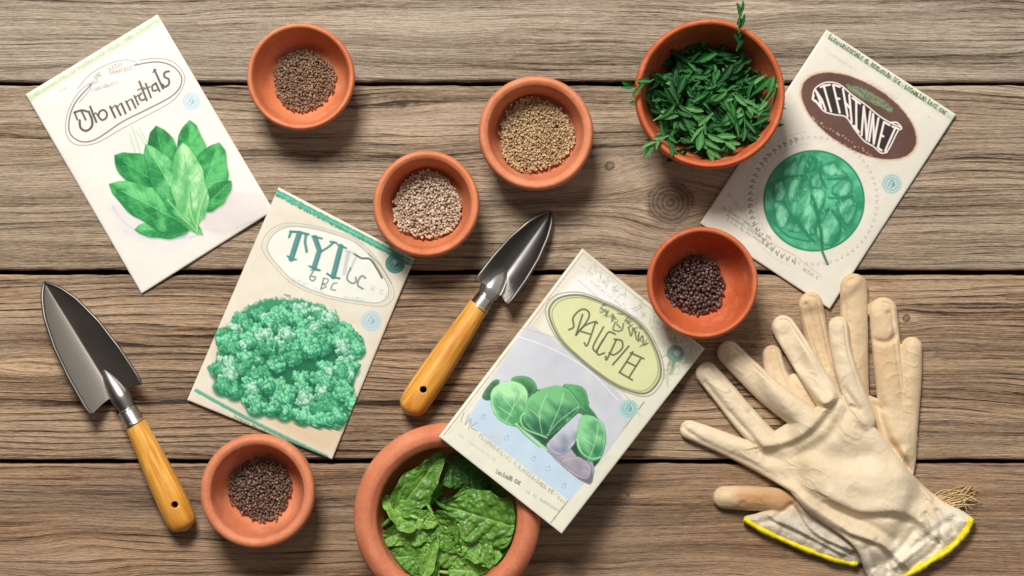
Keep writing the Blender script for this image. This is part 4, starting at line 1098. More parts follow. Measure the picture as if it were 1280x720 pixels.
def packet(cv, zs, thick, puff, label, seed):
    """zs: height of the four corners (TL,TR,BR,BL) of the underside"""
    u, v = cv.u, cv.v
    q = [(1 - u) * (1 - v), u * (1 - v), u * v, (1 - u) * v]
    Zb = sum(q[i] * zs[i] for i in range(4))
    pil = (np.sin(np.pi * np.clip(u, 0, 1)) ** .6) * (np.sin(np.pi * np.clip(v * .92 + .05, 0, 1)) ** .5)
    wrinkle = (fbm(u * 4 + seed, v * 5, seed, 3) - .5) * .0011 * np.clip(pil * 1.5, 0, 1)
    # shallow folds parallel to the seams
    fold = -.00012 * np.exp(-((v - .045) * 60) ** 2)
    lo = (vnoise(u * 3 + seed * 2.2, v * 4 + 3, seed + 4) - .5) * .0007
    curl = sum(c_ * np.exp(-(((u - a_) * 3.2) ** 2 + ((v - b_) * 4.5) ** 2)) for c_, a_, b_ in zip(np.random.RandomState(seed + 70).uniform(.0002, .0013, 4), (0, 1, 1, 0), (0, 0, 1, 1)))
    Zb = Zb + curl
    Zt = Zb + thick + puff * pil + wrinkle + fold + lo
    # round the rim of the sheet
    e = np.minimum(np.minimum(u, 1 - u) * cv.nu, np.minimum(v, 1 - v) * cv.nv) / cv.res
    Zt = Zt - .0004 * np.exp(-e / .8)
    k = (H - Zt) / H * S
    Xw = (cv.X - 640) * k; Yw = -(cv.Y - 360) * k
    # tiny irregularity of the cut edge
    V = np.stack([Xw, Yw, Zt], -1).reshape(-1, 3)
    cx_, cy_ = V[:, 0].mean(), V[:, 1].mean()
    root = thing('seed_packet', label, 'seed packet', (float(cx_), float(cy_), float(min(zs))), 'printed seed packets')
    new_mesh('printed_front', V, grid_faces(cv.nv, cv.nu)[:, ::-1], mp.m, parent=root, attrs={'print': lin(np.clip(cv.col, 0, 255)).reshape(-1, 3)})
    # envelope back and sides
    idx = np.concatenate([np.stack([np.zeros(cv.nu, int), np.arange(cv.nu)], 1), np.stack([np.arange(1, cv.nv), np.full(cv.nv - 1, cv.nu - 1)], 1),
                          np.stack([np.full(cv.nu - 1, cv.nv - 1), np.arange(cv.nu - 2, -1, -1)], 1), np.stack([np.arange(cv.nv - 2, 0, -1), np.zeros(cv.nv - 2, int)], 1)])[::4]
    T = np.stack([Xw, Yw, Zt], -1)[idx[:, 0], idx[:, 1]]
    Bt = T.copy(); Bt[:, 2] = Zb[idx[:, 0], idx[:, 1]] + .0001
    Mid = T.copy(); Mid[:, 2] -= .00035
    c_ = np.array([cx_, cy_, 0]); 
    Md2 = (Mid + Bt) / 2; Md2[:, :2] = c_[:2] + (Md2[:, :2] - c_[:2]) * 1.002
    Bt[:, :2] = c_[:2] + (Bt[:, :2] - c_[:2]) * .996
    n = len(T)
    VV = np.concatenate([T, Mid, Md2, Bt, [[cx_, cy_, float(Zb.mean()) + .0001]]])
    FF = []
    for r in range(3):
        for i in range(n): FF.append((r * n + i, r * n + (i + 1) % n, (r + 1) * n + (i + 1) % n, (r + 1) * n + i))
    for i in range(n): FF.append((3 * n + i, 3 * n + (i + 1) % n, 4 * n))
    new_mesh('paper_envelope', VV, FF, pe.m, parent=root)

packet(art1(), (0.0002, .0002, .0002, .0002), .0013, .0016, 'white seed packet picturing a bunch of green spinach leaves below a thin outlined title', 1)
packet(art2(), (.0026, .0003, .0003, .0010), .0013, .0018, 'cream seed packet with teal letters TY over a heap of curly green leaves', 2)
packet(art3(), (.0003, .0003, .0385, .0360), .0013, .0014, 'seed packet picturing cabbages below a pale green oval title, propped on the large pot', 3)
packet(art4(), (.0003, .0003, .0003, .0003), .0013, .0012, 'cream seed packet with a brown oval title and a round green leaf picture', 4)

# ------------------------------------------------------------------ trowels
def metal(name, col, rough, scale=(1, 1, 1), metallic=1.0):
    t = NT(name)
    mp_ = t.node('ShaderNodeMapping'); t.l.new(t.geo('Position'), mp_.inputs[0]); mp_.inputs['Scale'].default_value = scale
    n = t.noise(mp_.outputs[0], 300, 4); n1 = t.noise(t.geo('Position'), 60, 4)
    c = t.mix(t.mapr(n1, .35, .7, 0, .5), rgba(col), rgba(tuple(int(v * .72) for v in col)))
    t.l.new(c, t.b.inputs['Base Color']); t.b.inputs['Metallic'].default_value = metallic
    t.l.new(t.mapr(n1, .3, .7, rough * .85, rough * 1.25), t.b.inputs['Roughness'])
    t.bump(n, .00003, .3)
    return t.m

def handle_wood():
    t = NT('varnished_handle_wood')
    mp_ = t.node('ShaderNodeMapping'); t.l.new(t.attr('hc', 'Vector'), mp_.inputs[0]); mp_.inputs['Scale'].default_value = (28, 620, 620)
    n = t.noise(mp_.outputs[0], 1.0, 4, .6, .4); n2 = t.noise(t.geo('Position'), 50, 3)
    c = t.ramp(n, [(.28, (178, 108, 34)), (.5, (222, 158, 62)), (.70, (240, 188, 98))])
    c = t.mix(t.mapr(n2, .4, .7, 0, .35), c, rgba((188, 112, 34)))
    t.l.new(c, t.b.inputs['Base Color']); t.b.inputs['Roughness'].default_value = .38
    t.b.inputs['Coat Weight'].default_value = .25; t.b.inputs['Coat Roughness'].default_value = .25
    t.bump(n, .00015, .5)
    return t.m
hw = handle_wood()
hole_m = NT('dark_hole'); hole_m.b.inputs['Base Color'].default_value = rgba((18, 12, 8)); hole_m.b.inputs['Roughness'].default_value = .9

def trowel(label, base, tip, left, right, blade_mat, shank_pts, fer, hand, hole, depth, vexp, zt, neck_mat, hr):
    """base/tip: axis of the blade (px).  left/right: list (t along the axis, half width px).  hand: (start px, end px)"""
    base = np.array(base, float); tip = np.array(tip, float)
    L = np.linalg.norm(tip - base); d = (tip - base) / L; n = np.array([-d[1], d[0]])
    root = thing('trowel', label, 'trowel', P(base[0], base[1], 0), 'garden trowels')
    ns, nt = 72, 49
    t = np.linspace(0, 1, ns)
    wl = np.interp(t, *zip(*left)); wr = np.interp(t, *zip(*right))
    def sm(w):
        for _ in range(3):
            w2 = w.copy(); w2[1:-1] = (w[:-2] + 2 * w[1:-1] + w[2:]) / 4; w = w2
        return w
    wl, wr = sm(wl), sm(wr)
    u = np.linspace(-1, 1, nt)
    up = []; lo = []
    for i in range(ns):
        for j in range(nt):
            w = (wl[i] if u[j] < 0 else wr[i]); off = u[j] * w
            # back edge of the blade curves forward at the corners
            tt = t[i] * L + (1 - t[i]) ** 6 * (-abs(u[j]) ** 2 * 6 + 3)
            p = base + d * tt + n * off
            z = .0012 + depth * abs(u[j]) ** vexp * (w / max(wl.max(), 1)) ** 1.0 + zt * t[i] + .0035 * (1 - t[i]) ** 2 * 1.0
            up.append(P(p[0], p[1], z + .0006)); lo.append(P(p[0], p[1], z - .0006))
    up = np.array(up); lo = np.array(lo); N = len(up)
    F = grid_faces(ns, nt); FF = [tuple(f) for f in F] + [tuple(f[::-1] + N) for f in F]
    bd = [j for j in range(nt)] + [i * nt + nt - 1 for i in range(1, ns)] + [(ns - 1) * nt + j for j in range(nt - 2, -1, -1)] + [i * nt for i in range(ns - 2, 0, -1)]
    e_ = [nt * i for i in range(ns)] + [(ns - 1) * nt + nt // 2] + [nt * i + nt - 1 for i in range(ns - 1, -1, -1)]
    pth = (up[e_] + lo[e_]) / 2
    eV, eF = tube(pth, .00095, 10)
    edge_job = (eV, eF)
    nb = len(bd); rim = np.concatenate([up[bd], lo[bd]])
    for i in range(nb): FF.append((2 * N + i, 2 * N + nb + i, 2 * N + nb + (i + 1) % nb, 2 * N + (i + 1) % nb))
    new_mesh('blade', np.concatenate([up, lo, rim]), FF, blade_mat, parent=root)
    new_mesh('ground_edge', edge_job[0], edge_job[1], edge_m, parent=root)
    hs = np.array(hand[0], float); he = np.array(hand[1], float); hL = np.linalg.norm(he - hs); hd = (he - hs) / hL; hn = np.array([-hd[1], hd[0]])
    hz = hr * 17 * S * 1.02
    # shank: a tapered leaf of steel lying along the blade, swelling into the ferrule
    sp0, sp1 = np.array(shank_pts[0], float), np.array(shank_pts[1], float)
    m = 26; path = []; rad = []
    for i in range(m):
        k = i / (m - 1); p = sp0 + (sp1 - sp0) * k
        z = (.0035 * (1 - k) + (hz) * k) if k > 0 else .0035
        path.append(P(p[0], p[1], z)); rad.append(S * shank_pts[2] * (.12 + .88 * math.sin(min(1, k * 1.05 + .02) * math.pi * .62) ** .8) * (1 - .30 * max(0, k - .7) / .3))
    V, F = tube(path, rad, 24, True, .8)
    new_mesh('shank', V, F, neck_mat, parent=root)
    f0, f1 = np.array(fer[0], float), np.array(fer[1], float)
    ks = [0, .04, .1, .12, .16, .8, .84, .9, .96, 1.0]; rr = [.80, .92, .96, .90, .95, 1.02, 1.08, 1.10, 1.06, 1.0]
    path = [P(*(f0 + (f1 - f0) * k), hz) for k in ks]
    V, F = tube(path, np.array(rr) * fer[2] * S, 36, True)
    new_mesh('ferrule', V, F, ferr, parent=root)
    ks = np.linspace(0, 1, 60); hl = hand[2]
    pr = np.interp(ks, [0, .1, .3, .55, .78, .9, .955, .985, 1.0], [.70, .73, .84, .96, 1.0, .97, .84, .58, .05]) * hr
    pr = sm(pr) * 17 * S
    path = np.array([P(*(hs + (he - hs) * k), max(hz, 0)) for k in ks]); path[:, 2] = np.maximum(hz - .001 * ks, pr.max() * .98)
    seg = 40
    V, F = tube(path, pr, seg, True)
    hc = np.zeros((len(V), 3)); ang = np.tile(np.arange(seg) * 2 * math.pi / seg, 60)
    hc[:60 * seg, 0] = np.repeat(ks * hL * S, seg); hc[:60 * seg, 1] = np.repeat(pr, seg) * np.cos(ang); hc[:60 * seg, 2] = np.repeat(pr, seg) * np.sin(ang)
    ho = new_mesh('handle', V, F, hw, parent=root, attrs={'hc': hc})
    # hanging hole: cut through the handle
    hp = P(hole[0], hole[1], hz + pr.max())
    a = np.linspace(0, 6.283, 25)[:-1]
    ring = lambda r, z: np.stack([hp[0] + r * np.cos(a), hp[1] + r * np.sin(a), np.full(24, z)], 1)
    cutv = np.concatenate([ring(4.3 * S, -.01), ring(4.3 * S, .05)]); cf = [(i, (i + 1) % 24, 24 + (i + 1) % 24, 24 + i) for i in range(24)] + [tuple(range(23, -1, -1)), tuple(range(24, 48))]
    cme = bpy.data.meshes.new('cut'); cme.from_pydata([tuple(v - np.array(root.location)) for v in cutv], [], cf); cme.update()
    co = bpy.data.objects.new('cut', cme); COL.objects.link(co); co.parent = root
    mod = ho.modifiers.new('hole', 'BOOLEAN'); mod.operation = 'DIFFERENCE'; mod.object = co; mod.solver = 'EXACT'
    bpy.context.view_layer.update()
    dg = bpy.context.evaluated_depsgraph_get()
    nm = bpy.data.meshes.new_from_object(ho.evaluated_get(dg)); ho.modifiers.clear(); ho.data = nm
    bpy.data.objects.remove(co)
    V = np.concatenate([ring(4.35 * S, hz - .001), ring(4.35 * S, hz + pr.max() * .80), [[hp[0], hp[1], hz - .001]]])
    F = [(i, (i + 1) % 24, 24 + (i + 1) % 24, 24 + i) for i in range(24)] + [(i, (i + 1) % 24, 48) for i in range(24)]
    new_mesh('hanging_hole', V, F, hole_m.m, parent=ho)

ferr = metal('ferrule_steel', (205, 203, 200), .28)
edge_m = metal('worn_edge_steel', (120, 116, 110), .45)
steel_dark = metal('dark_steel', (152, 146, 138), .40)
steel_neck = metal('neck_steel', (150, 148, 144), .34)
steel_bright = metal('bright_steel', (118, 116, 113), .33)
steel_neck2 = metal('bright_neck_steel', (225, 224, 222), .22)
trowel('big trowel with a wide dark steel blade and orange wooden handle at the left edge', (144, 497), (56, 354),
       [(0, 36), (.05, 38), (.3, 36.5), (.55, 32), (.78, 23), (.9, 14), (.97, 6), (1, 0.6)],
       [(0, 36), (.05, 38), (.3, 36.5), (.55, 32), (.78, 23), (.9, 14), (.97, 6), (1, 0.6)],
       steel_dark, ((129, 460), (161, 514), 13.5), ((158, 511), (170, 532), 13), ((168, 527), (233, 664), 0), (218, 631), .009, 1.2, .0005, steel_neck, 1.13)
trowel('small trowel with a narrow shiny blade and yellow wooden handle in the middle', (616, 364), (688, 266),
       [(0, 24), (.06, 25.5), (.3, 25), (.55, 22), (.78, 15.5), (.9, 10), (.97, 5), (1, 0.6)],
       [(0, 24), (.06, 25.5), (.3, 25), (.55, 22), (.78, 15.5), (.9, 10), (.97, 5), (1, 0.6)],
       steel_bright, ((632, 336), (605, 374), 14.5), ((609, 369), (597, 386), 12.4), ((599, 382), (508, 518), 0), (529, 487), .0075, 1.7, .0005, steel_neck2, 1.12)

# ------------------------------------------------------------------ gloves (heights worked out on a fine grid, closed skins)
def seg_field(X, Y, pts, rad):
    """distance to a chain with varying radius -> (d, r, side, along)"""
    best = np.full(X.shape, 1e9); br = np.ones(X.shape); bs = np.zeros(X.shape); bt = np.zeros(X.shape); bd = np.zeros(X.shape)
    n = len(pts) - 1
    for i in range(n):
        (x0, y0), (x1, y1) = pts[i], pts[i + 1]; vx, vy = x1 - x0, y1 - y0; L = vx * vx + vy * vy + 1e-9
        t = np.clip(((X - x0) * vx + (Y - y0) * vy) / L, 0, 1)
        ddx = X - x0 - t * vx; ddy = Y - y0 - t * vy; d = np.hypot(ddx, ddy); r = rad[i] + (rad[i + 1] - rad[i]) * t
        q = d - r; m = q < best
        best = np.where(m, q, best); br = np.where(m, r, br); bs = np.where(m, np.sign(vx * ddy - vy * ddx) * d / r, bs); bt = np.where(m, (i + t) / n, bt); bd = np.where(m, d, bd)
    return best, bd, br, bs, bt

def poly_sd(X, Y, pts):
    pts = catmull(pts, 5, True); d = np.full(X.shape, 1e9); c = np.zeros(X.shape, bool); n = len(pts)
    for i in range(n):
        (x0, y0), (x1, y1) = pts[i], pts[(i + 1) % n]; vx, vy = x1 - x0, y1 - y0; L = vx * vx + vy * vy + 1e-9
        t = np.clip(((X - x0) * vx + (Y - y0) * vy) / L, 0, 1); d = np.minimum(d, np.hypot(X - x0 - t * vx, Y - y0 - t * vy))
        if y0 != y1: c ^= ((y0 > Y) != (y1 > Y)) & (X < (x1 - x0) * (Y - y0) / (y1 - y0) + x0)
    return np.where(c, -d, d)

def blur(A, sg):
    k = int(sg * 3) + 1; x = np.arange(-k, k + 1); g = np.exp(-x ** 2 / (2 * sg ** 2)); g /= g.sum()
    B = np.apply_along_axis(lambda r: np.convolve(np.pad(r, k, 'edge'), g, 'valid'), 1, A)
    return np.apply_along_axis(lambda r: np.convolve(np.pad(r, k, 'edge'), g, 'valid'), 0, B)

def dilate(A, k):
    B = A.copy()
    for a in range(0, 360, 30):
        for rr in (k * .5, k):
            B = np.maximum(B, np.roll(np.roll(A, int(round(rr * math.sin(math.radians(a)))), 0), int(round(rr * math.cos(math.radians(a)))), 1))
    return B

G0x, G0y, GW, GH, GS = 835, 335, 400, 420, .85
gx = np.arange(G0x, G0x + GW, GS); gy = np.arange(G0y, G0y + GH, GS)
GX, GY = np.meshgrid(gx, gy)

def curve_d(pts):
    pts = catmull(pts, 6); d = np.full(GX.shape, 1e9)
    for (x0, y0), (x1, y1) in zip(pts[:-1], pts[1:]):
        vx, vy = x1 - x0, y1 - y0; L = vx * vx + vy * vy + 1e-9; t = np.clip(((GX - x0) * vx + (GY - y0) * vy) / L, 0, 1)
        d = np.minimum(d, np.hypot(GX - x0 - t * vx, GY - y0 - t * vy))
    return d

def curve_sd(pts):
    pts = catmull(pts, 6); d = np.full(GX.shape, 1e9); sg = np.zeros(GX.shape)
    for (x0, y0), (x1, y1) in zip(pts[:-1], pts[1:]):
        vx, vy = x1 - x0, y1 - y0; L = vx * vx + vy * vy + 1e-9; t = np.clip(((GX - x0) * vx + (GY - y0) * vy) / L, 0, 1)
        q = np.hypot(GX - x0 - t * vx, GY - y0 - t * vy); c = (vx * (GY - y0) - vy * (GX - x0)) / math.sqrt(L)
        m = q < d; d = np.where(m, q, d); sg = np.where(m, c, sg)
    return d, sg

def glove_fields(fingers, palm, palm_h, palm_R, creases, seed, cuff):
    D = poly_sd(GX, GY, palm)
    q = np.clip(-D / palm_R, 0, 1); fs = [palm_h * np.sqrt(np.clip(1 - (1 - q) ** 2, 0, 1))]
    seam = np.zeros(GX.shape)
    for k, (pts, rad, hh, sside) in enumerate(fingers):
        pts = np.array(pts, float); 
        cp = catmull(pts, 5) if len(pts) > 2 else pts
        cr = np.interp(np.linspace(0, 1, len(cp)), np.linspace(0, 1, len(rad)), rad)
        best, bd, br, bs, bt = seg_field(GX, GY, cp, cr)
        lump = 1 + .10 * (fbm(bt * 5 + seed, bs * .8 + k * 7.1, seed + k, 3) - .5) * 2
        f = hh * br * np.sqrt(np.clip(1 - (bd / br) ** 2, 0, 1)) * lump
        # side seam and a crease at the finger tip
        ins = (best < 0)
        s_ = np.exp(-((bs - .62 * sside) / .09) ** 2) * np.clip(1.1 - bt, 0, 1) * ins
        tipc = np.exp(-((bd / br - .62) / .10) ** 2) * (bt < .02) * ins * .6
        pan = np.exp(-((bs + .15 * sside) / .22) ** 2) * .25 * ins
        f = np.maximum(f - 1.9 * s_ - .5 * tipc + .5 * pan, np.where(ins, .02, 0))
        fs.append(f); D = np.minimum(D, best)
    p = 5.0
    f = sum(np.maximum(a, 0) ** p for a in fs) ** (1 / p)
    edge = np.clip(-D / 9, 0, 1)
    for cr_ in creases:
        pts, w, amp = cr_[:3]
        if len(cr_) == 4:            # a folded edge: sharp crest on one side, gentle on the other
            d, sd_ = curve_sd(pts)
            f = f + amp * np.where(sd_ * cr_[3] > 0, np.exp(-(d / w) ** 2), np.exp(-(d / (w * .48)) ** 2)) * edge - amp * .35 * np.exp(-((sd_ * cr_[3] + w * .6) / (w * .40)) ** 2) * np.exp(-(np.maximum(d - np.abs(sd_), 0) / 3) ** 2) * edge
        else:
            d = curve_d(pts); f = f + amp * np.exp(-(d / w) ** 2) * edge
    wr = (fbm(GX * .03 + GY * .02, GY * .045 - GX * .02, seed + 30, 3) - .5) * 5.0 + (fbm(GX * .16, GY * .16, seed + 40, 3) - .5) * .6
    # crisp small creases, in patches, and gathers running into the cuff
    wx = GX + 14 * (fbm(GX * .03, GY * .03, seed + 3, 2) - .5); wy = GY + 14 * (fbm(GX * .03, GY * .03, seed + 4, 2) - .5)
    n_ = vnoise(wx * .055 + wy * .03, wy * .10 - wx * .06, seed + 60); rg = np.maximum(0, 1 - np.abs(2 * n_ - 1) * 3.0)
    n3_ = vnoise(wx * .11 - wy * .05, wy * .07 + wx * .05, seed + 63); rg2 = np.maximum(0, 1 - np.abs(2 * n3_ - 1) * 2.6)
    pm = np.clip((fbm(GX * .022, GY * .022, seed + 61, 2) - .42) * 6, 0, 1)
    f = f + (.7 * rg * pm + .25 * rg2) * edge
    dcf = curve_d(cuff); sc = (GX * .80 - GY * .60) + 6 * (fbm(GX * .04, GY * .04, seed + 8, 2) - .5) if seed > 80 else (GX * .93 + GY * .36) + 6 * (fbm(GX * .04, GY * .04, seed + 8, 2) - .5)
    gq = vnoise(sc * .12, dcf * .012 + 3, seed + 9); f = f + 6.0 * (gq - .5) * np.exp(-(dcf / 34) ** 2) * edge
    f = f + wr * edge * .6
    f = np.where(D < 0, np.maximum(f, .15), 0)
    return D, f

def build_glove(D, f, base, A0, knit, name_root, mat, label, tan=None):
    gyy, gxx = np.gradient(D, GS)
    g2 = gxx ** 2 + gyy ** 2 + 1e-6
    ins = D < 0
    cell = ins[:-1, :-1] | ins[1:, :-1] | ins[:-1, 1:] | ins[1:, 1:]
    use = np.zeros(D.shape, bool)
    use[:-1, :-1] |= cell; use[1:, :-1] |= cell; use[:-1, 1:] |= cell; use[1:, 1:] |= cell
    X = np.where(ins, GX, GX - D * gxx / g2 * .98); Y = np.where(ins, GY, GY - D * gyy / g2 * .98)
    ff = np.where(ins, f, 0)
    zt = (base + A0 + ff) * S; zb = (base + np.maximum(A0 - ff * 1.0, 0.15)) * S
    idx = -np.ones(D.shape, int); idx[use] = np.arange(use.sum()); N = use.sum()
    def w(Xa, Ya, Za):
        k = (H - Za) / H * S; return np.stack([(Xa - 640) * k, -(Ya - 360) * k, Za], -1)
    V = np.concatenate([w(X[use], Y[use], zt[use]), w(X[use], Y[use], zb[use])])
    ci, cj = np.nonzero(cell)
    Fq = np.stack([idx[ci, cj], idx[ci + 1, cj], idx[ci + 1, cj + 1], idx[ci, cj + 1]], 1)
    F = np.concatenate([Fq, Fq[:, ::-1] + N])
    cxy = V[:, :2].mean(0)
    root = thing(name_root, label, 'glove', (float(cxy[0]), float(cxy[1]), 0), 'pair of garden gloves')
    kn = np.concatenate([knit[use], knit[use]])
    new_mesh('glove_shell', V, F, mat, parent=root, attrs={'knit': kn, 'tan': np.zeros(len(V)) if tan is None else np.concatenate([tan[use], tan[use]])})
    return root

def glove_mat(name, tan, pale, seed, k1=(206, 196, 178), k2=(226, 219, 205)):
    t = NT(name)
    p = t.geo('Position')
    mp_ = t.node('ShaderNodeMapping'); t.l.new(p, mp_.inputs[0]); mp_.inputs['Location'].default_value = (seed, 0, 0)
    n = t.noise(mp_.outputs[0], 28, 4); n2 = t.noise(mp_.outputs[0], 900, 4, .6); n3 = t.noise(mp_.outputs[0], 220, 4, .6)
    c = t.ramp(t.math('ADD', t.math('MULTIPLY', n, .75), t.math('MULTIPLY', n3, .25)), [(.34, tan), (.62, pale)])
    c = t.mix(t.math('MULTIPLY', t.attr('tan'), .85), c, rgba((184, 132, 84)))
    # knitted cloth towards the cuff
    vo = t.node('ShaderNodeTexVoronoi'); t.l.new(mp_.outputs[0], vo.inputs[0]); vo.inputs['Scale'].default_value = 1100
    kc = t.ramp(n3, [(.3, k1), (.7, k2)])
    k = t.mapr(t.math('ADD', t.attr('knit'), t.math('MULTIPLY', t.math('SUBTRACT', n3, .5), .25)), .1, .9, 0, 1)
    c = t.mix(k, c, kc)
    t.l.new(c, t.b.inputs['Base Color'])
    t.b.inputs['Roughness'].default_value = .68; t.b.inputs['Specular IOR Level'].default_value = .25
    t.b.inputs['Sheen Weight'].default_value = .15
    h = t.math('ADD', t.math('MULTIPLY', n2, .22), t.math('ADD', t.math('MULTIPLY', n3, .9), t.math('MULTIPLY', t.math('MULTIPLY', vo.outputs[0], k), .6)))
    t.bump(h, .0006, .55)
    return t.m
gm1 = glove_mat('glove_leather_upper', (206, 186, 154), (224, 207, 179), 0.0, (216, 204, 182), (230, 221, 203))
gm2 = glove_mat('glove_leather_under', (202, 172, 134), (220, 197, 162), 4.0, (186, 174, 154), (208, 198, 180))  # lower cuff cloth coloured darker to carry the upper glove's shade

zz = Z(1.8, 830, 320)
# ---- lower glove
B_f = [(zz([(330, 108), (342, 170), (362, 250), (400, 330)]), [15, 15.5, 15.5, 15], .72, -1),
       (zz([(427, 70), (428, 160), (428, 260), (430, 340)]), [17, 17.5, 18, 18], .72, 1),
       (zz([(493, 124), (500, 200), (512, 300), (525, 400)]), [17.5, 18, 19, 20], .72, -1),
       (zz([(557, 206), (554, 290), (545, 380), (538, 440)]), [13.5, 14, 15, 16], .8, 1),
       (zz([(243, 222), (258, 280), (300, 340)]), [12, 15, 16], .75, -1),
       (zz([(135, 543), (190, 545), (260, 550), (320, 570)]), [14, 15.5, 15, 14], .85, -1)]
B_p = [(985, 470), (1040, 480), (1100, 500), (1142, 535), (1146, 560), (1140, 600), (1118, 650), (1098, 690), (1072, 706), (1040, 702), (975, 674), (930, 649), (950, 640), (985, 622), (1010, 600), (1000, 540)]
B_cr = [(zz([(395, 250), (430, 340), (520, 440), (560, 500)]), 5, -4), (zz([(465, 300), (500, 400), (556, 486)]), 5, -6), (zz([(300, 560), (340, 620), (420, 660)]), 8, 7, -1), (zz([(245, 590), (320, 625), (400, 668)]), 7, 5, -1),
        (zz([(280, 565), (250, 590), (220, 600)]), 5, -5), (zz([(330, 600), (290, 560)]), 5, -5), (zz([(240, 210), (262, 300)]), 4, -3), (zz([(468, 188), (500, 195), (522, 180)]), 4, -4), (zz([(505, 130), (522, 160), (518, 185)]), 3.5, -3.5),
        (zz([(320, 110), (345, 190), (362, 250)]), 4, -3.5), (zz([(300, 100), (330, 190), (350, 250)]), 5, 3, 1), (zz([(462, 250), (470, 300), (490, 340)]), 5, -5), (zz([(425, 345), (455, 350)]), 4, -4), (zz([(540, 440), (535, 480)]), 5, 3)]
DB, fB = glove_fields(B_f, B_p, 11, 24, B_cr, 50, [(932, 652), (975, 676), (1040, 703), (1072, 706)])
# it lies over the corner of the round-picture packet
pk = poly_sd(GX, GY, [(1033, 37), (1195, 143), (1037, 386), (875, 279)])
baseB = blur(np.clip(-pk / 3 + .5, 0, 1) * 6.0, 5)
A0 = 6.5
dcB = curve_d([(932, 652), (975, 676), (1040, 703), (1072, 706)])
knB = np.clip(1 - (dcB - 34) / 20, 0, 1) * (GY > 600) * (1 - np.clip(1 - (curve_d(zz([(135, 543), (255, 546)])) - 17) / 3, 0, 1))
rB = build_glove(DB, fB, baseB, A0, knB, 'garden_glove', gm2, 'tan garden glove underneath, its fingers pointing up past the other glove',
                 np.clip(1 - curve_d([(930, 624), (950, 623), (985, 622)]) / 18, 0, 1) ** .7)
topB = np.where(DB < 0, baseB + A0 + fB, baseB)
# ---- upper glove
T_f = [(zz([(268, 160), (300, 210), (340, 275), (378, 335), (420, 400)]), [15, 16, 16.5, 17, 18], .70, -1),
       (zz([(146, 218), (190, 262), (240, 308), (310, 360), (360, 390)]), [15, 16, 17, 17.5, 17], .78, -1),
       (zz([(97, 264), (140, 315), (185, 370), (240, 425), (290, 450)]), [14.5, 15.5, 16.5, 16.5, 16], .78, -1),
       (zz([(57, 391), (120, 415), (190, 445), (260, 480), (330, 520)]), [12, 13.5, 15.5, 17, 19], .78, -1),
       (zz([(392, 158), (400, 220), (424, 300), (450, 370)]), [12.5, 13, 14.5, 15], .85, -1)]
T_p = [(955, 552), (985, 528), (1018, 510), (1042, 496), (1062, 508), (1090, 530), (1118, 565), (1140, 592), (1168, 618), (1214, 646), (1212, 660), (1170, 700), (1108, 734), (1085, 722), (1072, 690), (1050, 668), (1010, 640), (985, 612), (960, 585)]
T_cr = [(zz([(222, 428), (285, 412), (335, 378), (366, 335), (385, 305)]), 14, 8, -1), (zz([(232, 455), (310, 445), (370, 405), (410, 350)]), 8, -4.5),
        (zz([(246, 165), (270, 225), (310, 285), (352, 330), (380, 325)]), 7, 5, -1), (zz([(195, 350), (235, 372), (255, 368)]), 4, -4), (zz([(175, 310), (235, 350), (262, 368)]), 4, -3),
        (zz([(92, 285), (140, 345), (195, 405), (215, 430)]), 3.5, -4), (zz([(40, 385), (100, 425), (190, 465), (230, 490)]), 3.5, -3), (zz([(205, 425), (212, 440)]), 4, -5),
        (zz([(375, 545), (440, 572), (520, 572), (575, 592), (605, 625)]), 14, 8, -1), (zz([(370, 515), (450, 530), (540, 545)]), 13, 3), (zz([(330, 440), (400, 458), (460, 446)]), 12, -5), (zz([(350, 480), (430, 505), (520, 500)]), 18, 5),
        (zz([(285, 540), (350, 590), (420, 622), (490, 648), (535, 690)]), 10, 7, -1), (zz([(310, 528), (390, 572), (450, 600), (515, 640)]), 7, -5),
        (zz([(560, 660), (600, 625), (640, 600)]), 5, -4), (zz([(500, 690), (540, 650), (560, 620)]), 5, -5), (zz([(520, 700), (575, 655)]), 4, 4), (zz([(540, 712), (600, 668), (620, 640)]), 4, -3),
        (zz([(480, 640), (500, 680), (505, 710)]), 4, -4), (zz([(585, 645), (578, 600)]), 4, 3.5), (zz([(620, 645), (625, 600), (615, 575)]), 4, -4), (zz([(650, 620), (652, 590)]), 4, -3), (zz([(605, 640), (600, 600), (590, 580)]), 3, -3),
        (zz([(430, 350), (500, 420), (560, 490), (600, 545)]), 7, 4, 1), (zz([(455, 660), (470, 700)]), 5, -5), (zz([(405, 300), (440, 345)]), 4, -3), (zz([(422, 338), (495, 415), (560, 500), (590, 550)]), 2.4, -3.5)]
DT, fT = glove_fields(T_f, T_p, 13, 30, T_cr, 90, [(1213, 650), (1175, 690), (1110, 728)])
baseT = blur(dilate(topB, 9), 7)
baseT = np.where(baseT < 0, 0, baseT)
flat = curve_d(zz([(57, 391), (120, 415), (190, 440)])); baseT = baseT * .96
dcT = curve_d([(1213, 650), (1175, 690), (1110, 728)])
knT = np.clip(1 - (dcT - 24 - 9 * (fbm(GX * .05, GY * .05, 8, 2) - .5)) / 26, 0, 1) + np.clip(1 - curve_d([(1075, 692), (1090, 722)]) / 16, 0, 1)
rT = build_glove(DT, fT, baseT, A0, knT, 'garden_glove', gm1, 'cream garden glove on top, fingers spread to the left over the other glove')

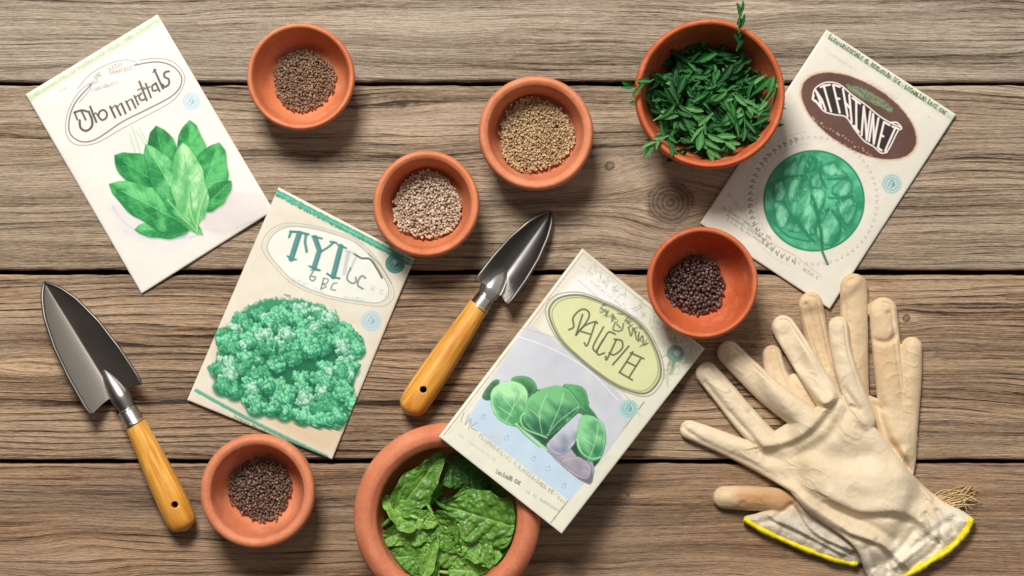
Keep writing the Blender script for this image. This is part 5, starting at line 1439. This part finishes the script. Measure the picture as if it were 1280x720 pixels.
def zat(base, f, x, y, extra=0):
    i = int(round((y - G0y) / GS)); j = int(round((x - G0x) / GS)); i = min(max(i, 0), base.shape[0] - 1); j = min(max(j, 0), base.shape[1] - 1)
    return (base[i, j] + A0 + extra) * S
yt = NT('yellow_binding'); yn = yt.noise(yt.geo('Position'), 400, 4)
yt.l.new(yt.ramp(yn, [(.3, (214, 192, 0)), (.7, (244, 226, 20))]), yt.b.inputs['Base Color']); yt.b.inputs['Roughness'].default_value = .55; yt.bump(yn, .0004, .6)
def trim(root, pts, base, r, dz, label):
    c = catmull(pts, 12); path = np.array([P(x, y, zat(base, None, x, y, dz + 1.2 * math.sin(i * .21))) for i, (x, y) in enumerate(c)])
    path[:, 2] = np.convolve(np.pad(path[:, 2], 4, 'edge'), np.ones(9) / 9, 'valid')
    rad = r * S * (1 + .10 * np.sin(np.arange(len(c)) * .5) + .06 * np.random.RandomState(3).randn(len(c)))
    rad[0] *= .5; rad[-1] *= .5
    V, F = tube(path, rad, 16, True, 1.7)
    new_mesh('cuff_binding', V, F, yt.m, parent=root)
trim(rB, [(930, 648), (950, 661), (985, 677), (1030, 695), (1060, 703), (1073, 704)], baseB, 3.9, 2, '')
trim(rT, [(1214, 648), (1208, 662), (1190, 683), (1160, 703), (1132, 719), (1104, 733)], baseT * .6, 4.6, 4, '')

# loose straw fibres by the cuff
rs = np.random.RandomState(12); Vs = []; Fs = []; n = 0
for i in range(70):
    a = np.array((rs.uniform(1150, 1190), rs.uniform(618, 640))); b = np.array((rs.uniform(1190, 1222), rs.uniform(606, 634)))
    if i % 4 == 0: a = np.array((rs.uniform(1195, 1210), rs.uniform(612, 625))); b = a + np.array((rs.uniform(-6, 18), rs.uniform(-16, 26)))
    m = (a + b) / 2 + rs.randn(2) * 4
    zs_ = [rs.uniform(3, 8), rs.uniform(5, 12), rs.uniform(2, 10)]
    c = catmull([(a[0], a[1], zs_[0]), (m[0], m[1], zs_[1]), (b[0], b[1], zs_[2])], 6)
    V, F = tube([P(x, y, z * S) for x, y, z in c], np.linspace(1.0, .45, len(c)) * S * rs.uniform(.6, 1.1), 6)
    F3 = []
    for f in F: F3.append(tuple(k + n for k in f))
    Vs.append(V); Fs += F3; n += len(V)
ft = NT('straw_fibre'); ft.l.new(ft.ramp(ft.geo('Random Per Island'), [(0, (160, 126, 82)), (.6, (208, 178, 126)), (1, (228, 206, 160))]), ft.b.inputs['Base Color']); ft.b.inputs['Roughness'].default_value = .6
o = new_mesh('straw_tuft', np.concatenate(Vs), Fs, ft.m)
tag(o, 'frayed tuft of straw fibres beside the yellow cuff of the top glove', 'fibres')

print('sprigs', placed)
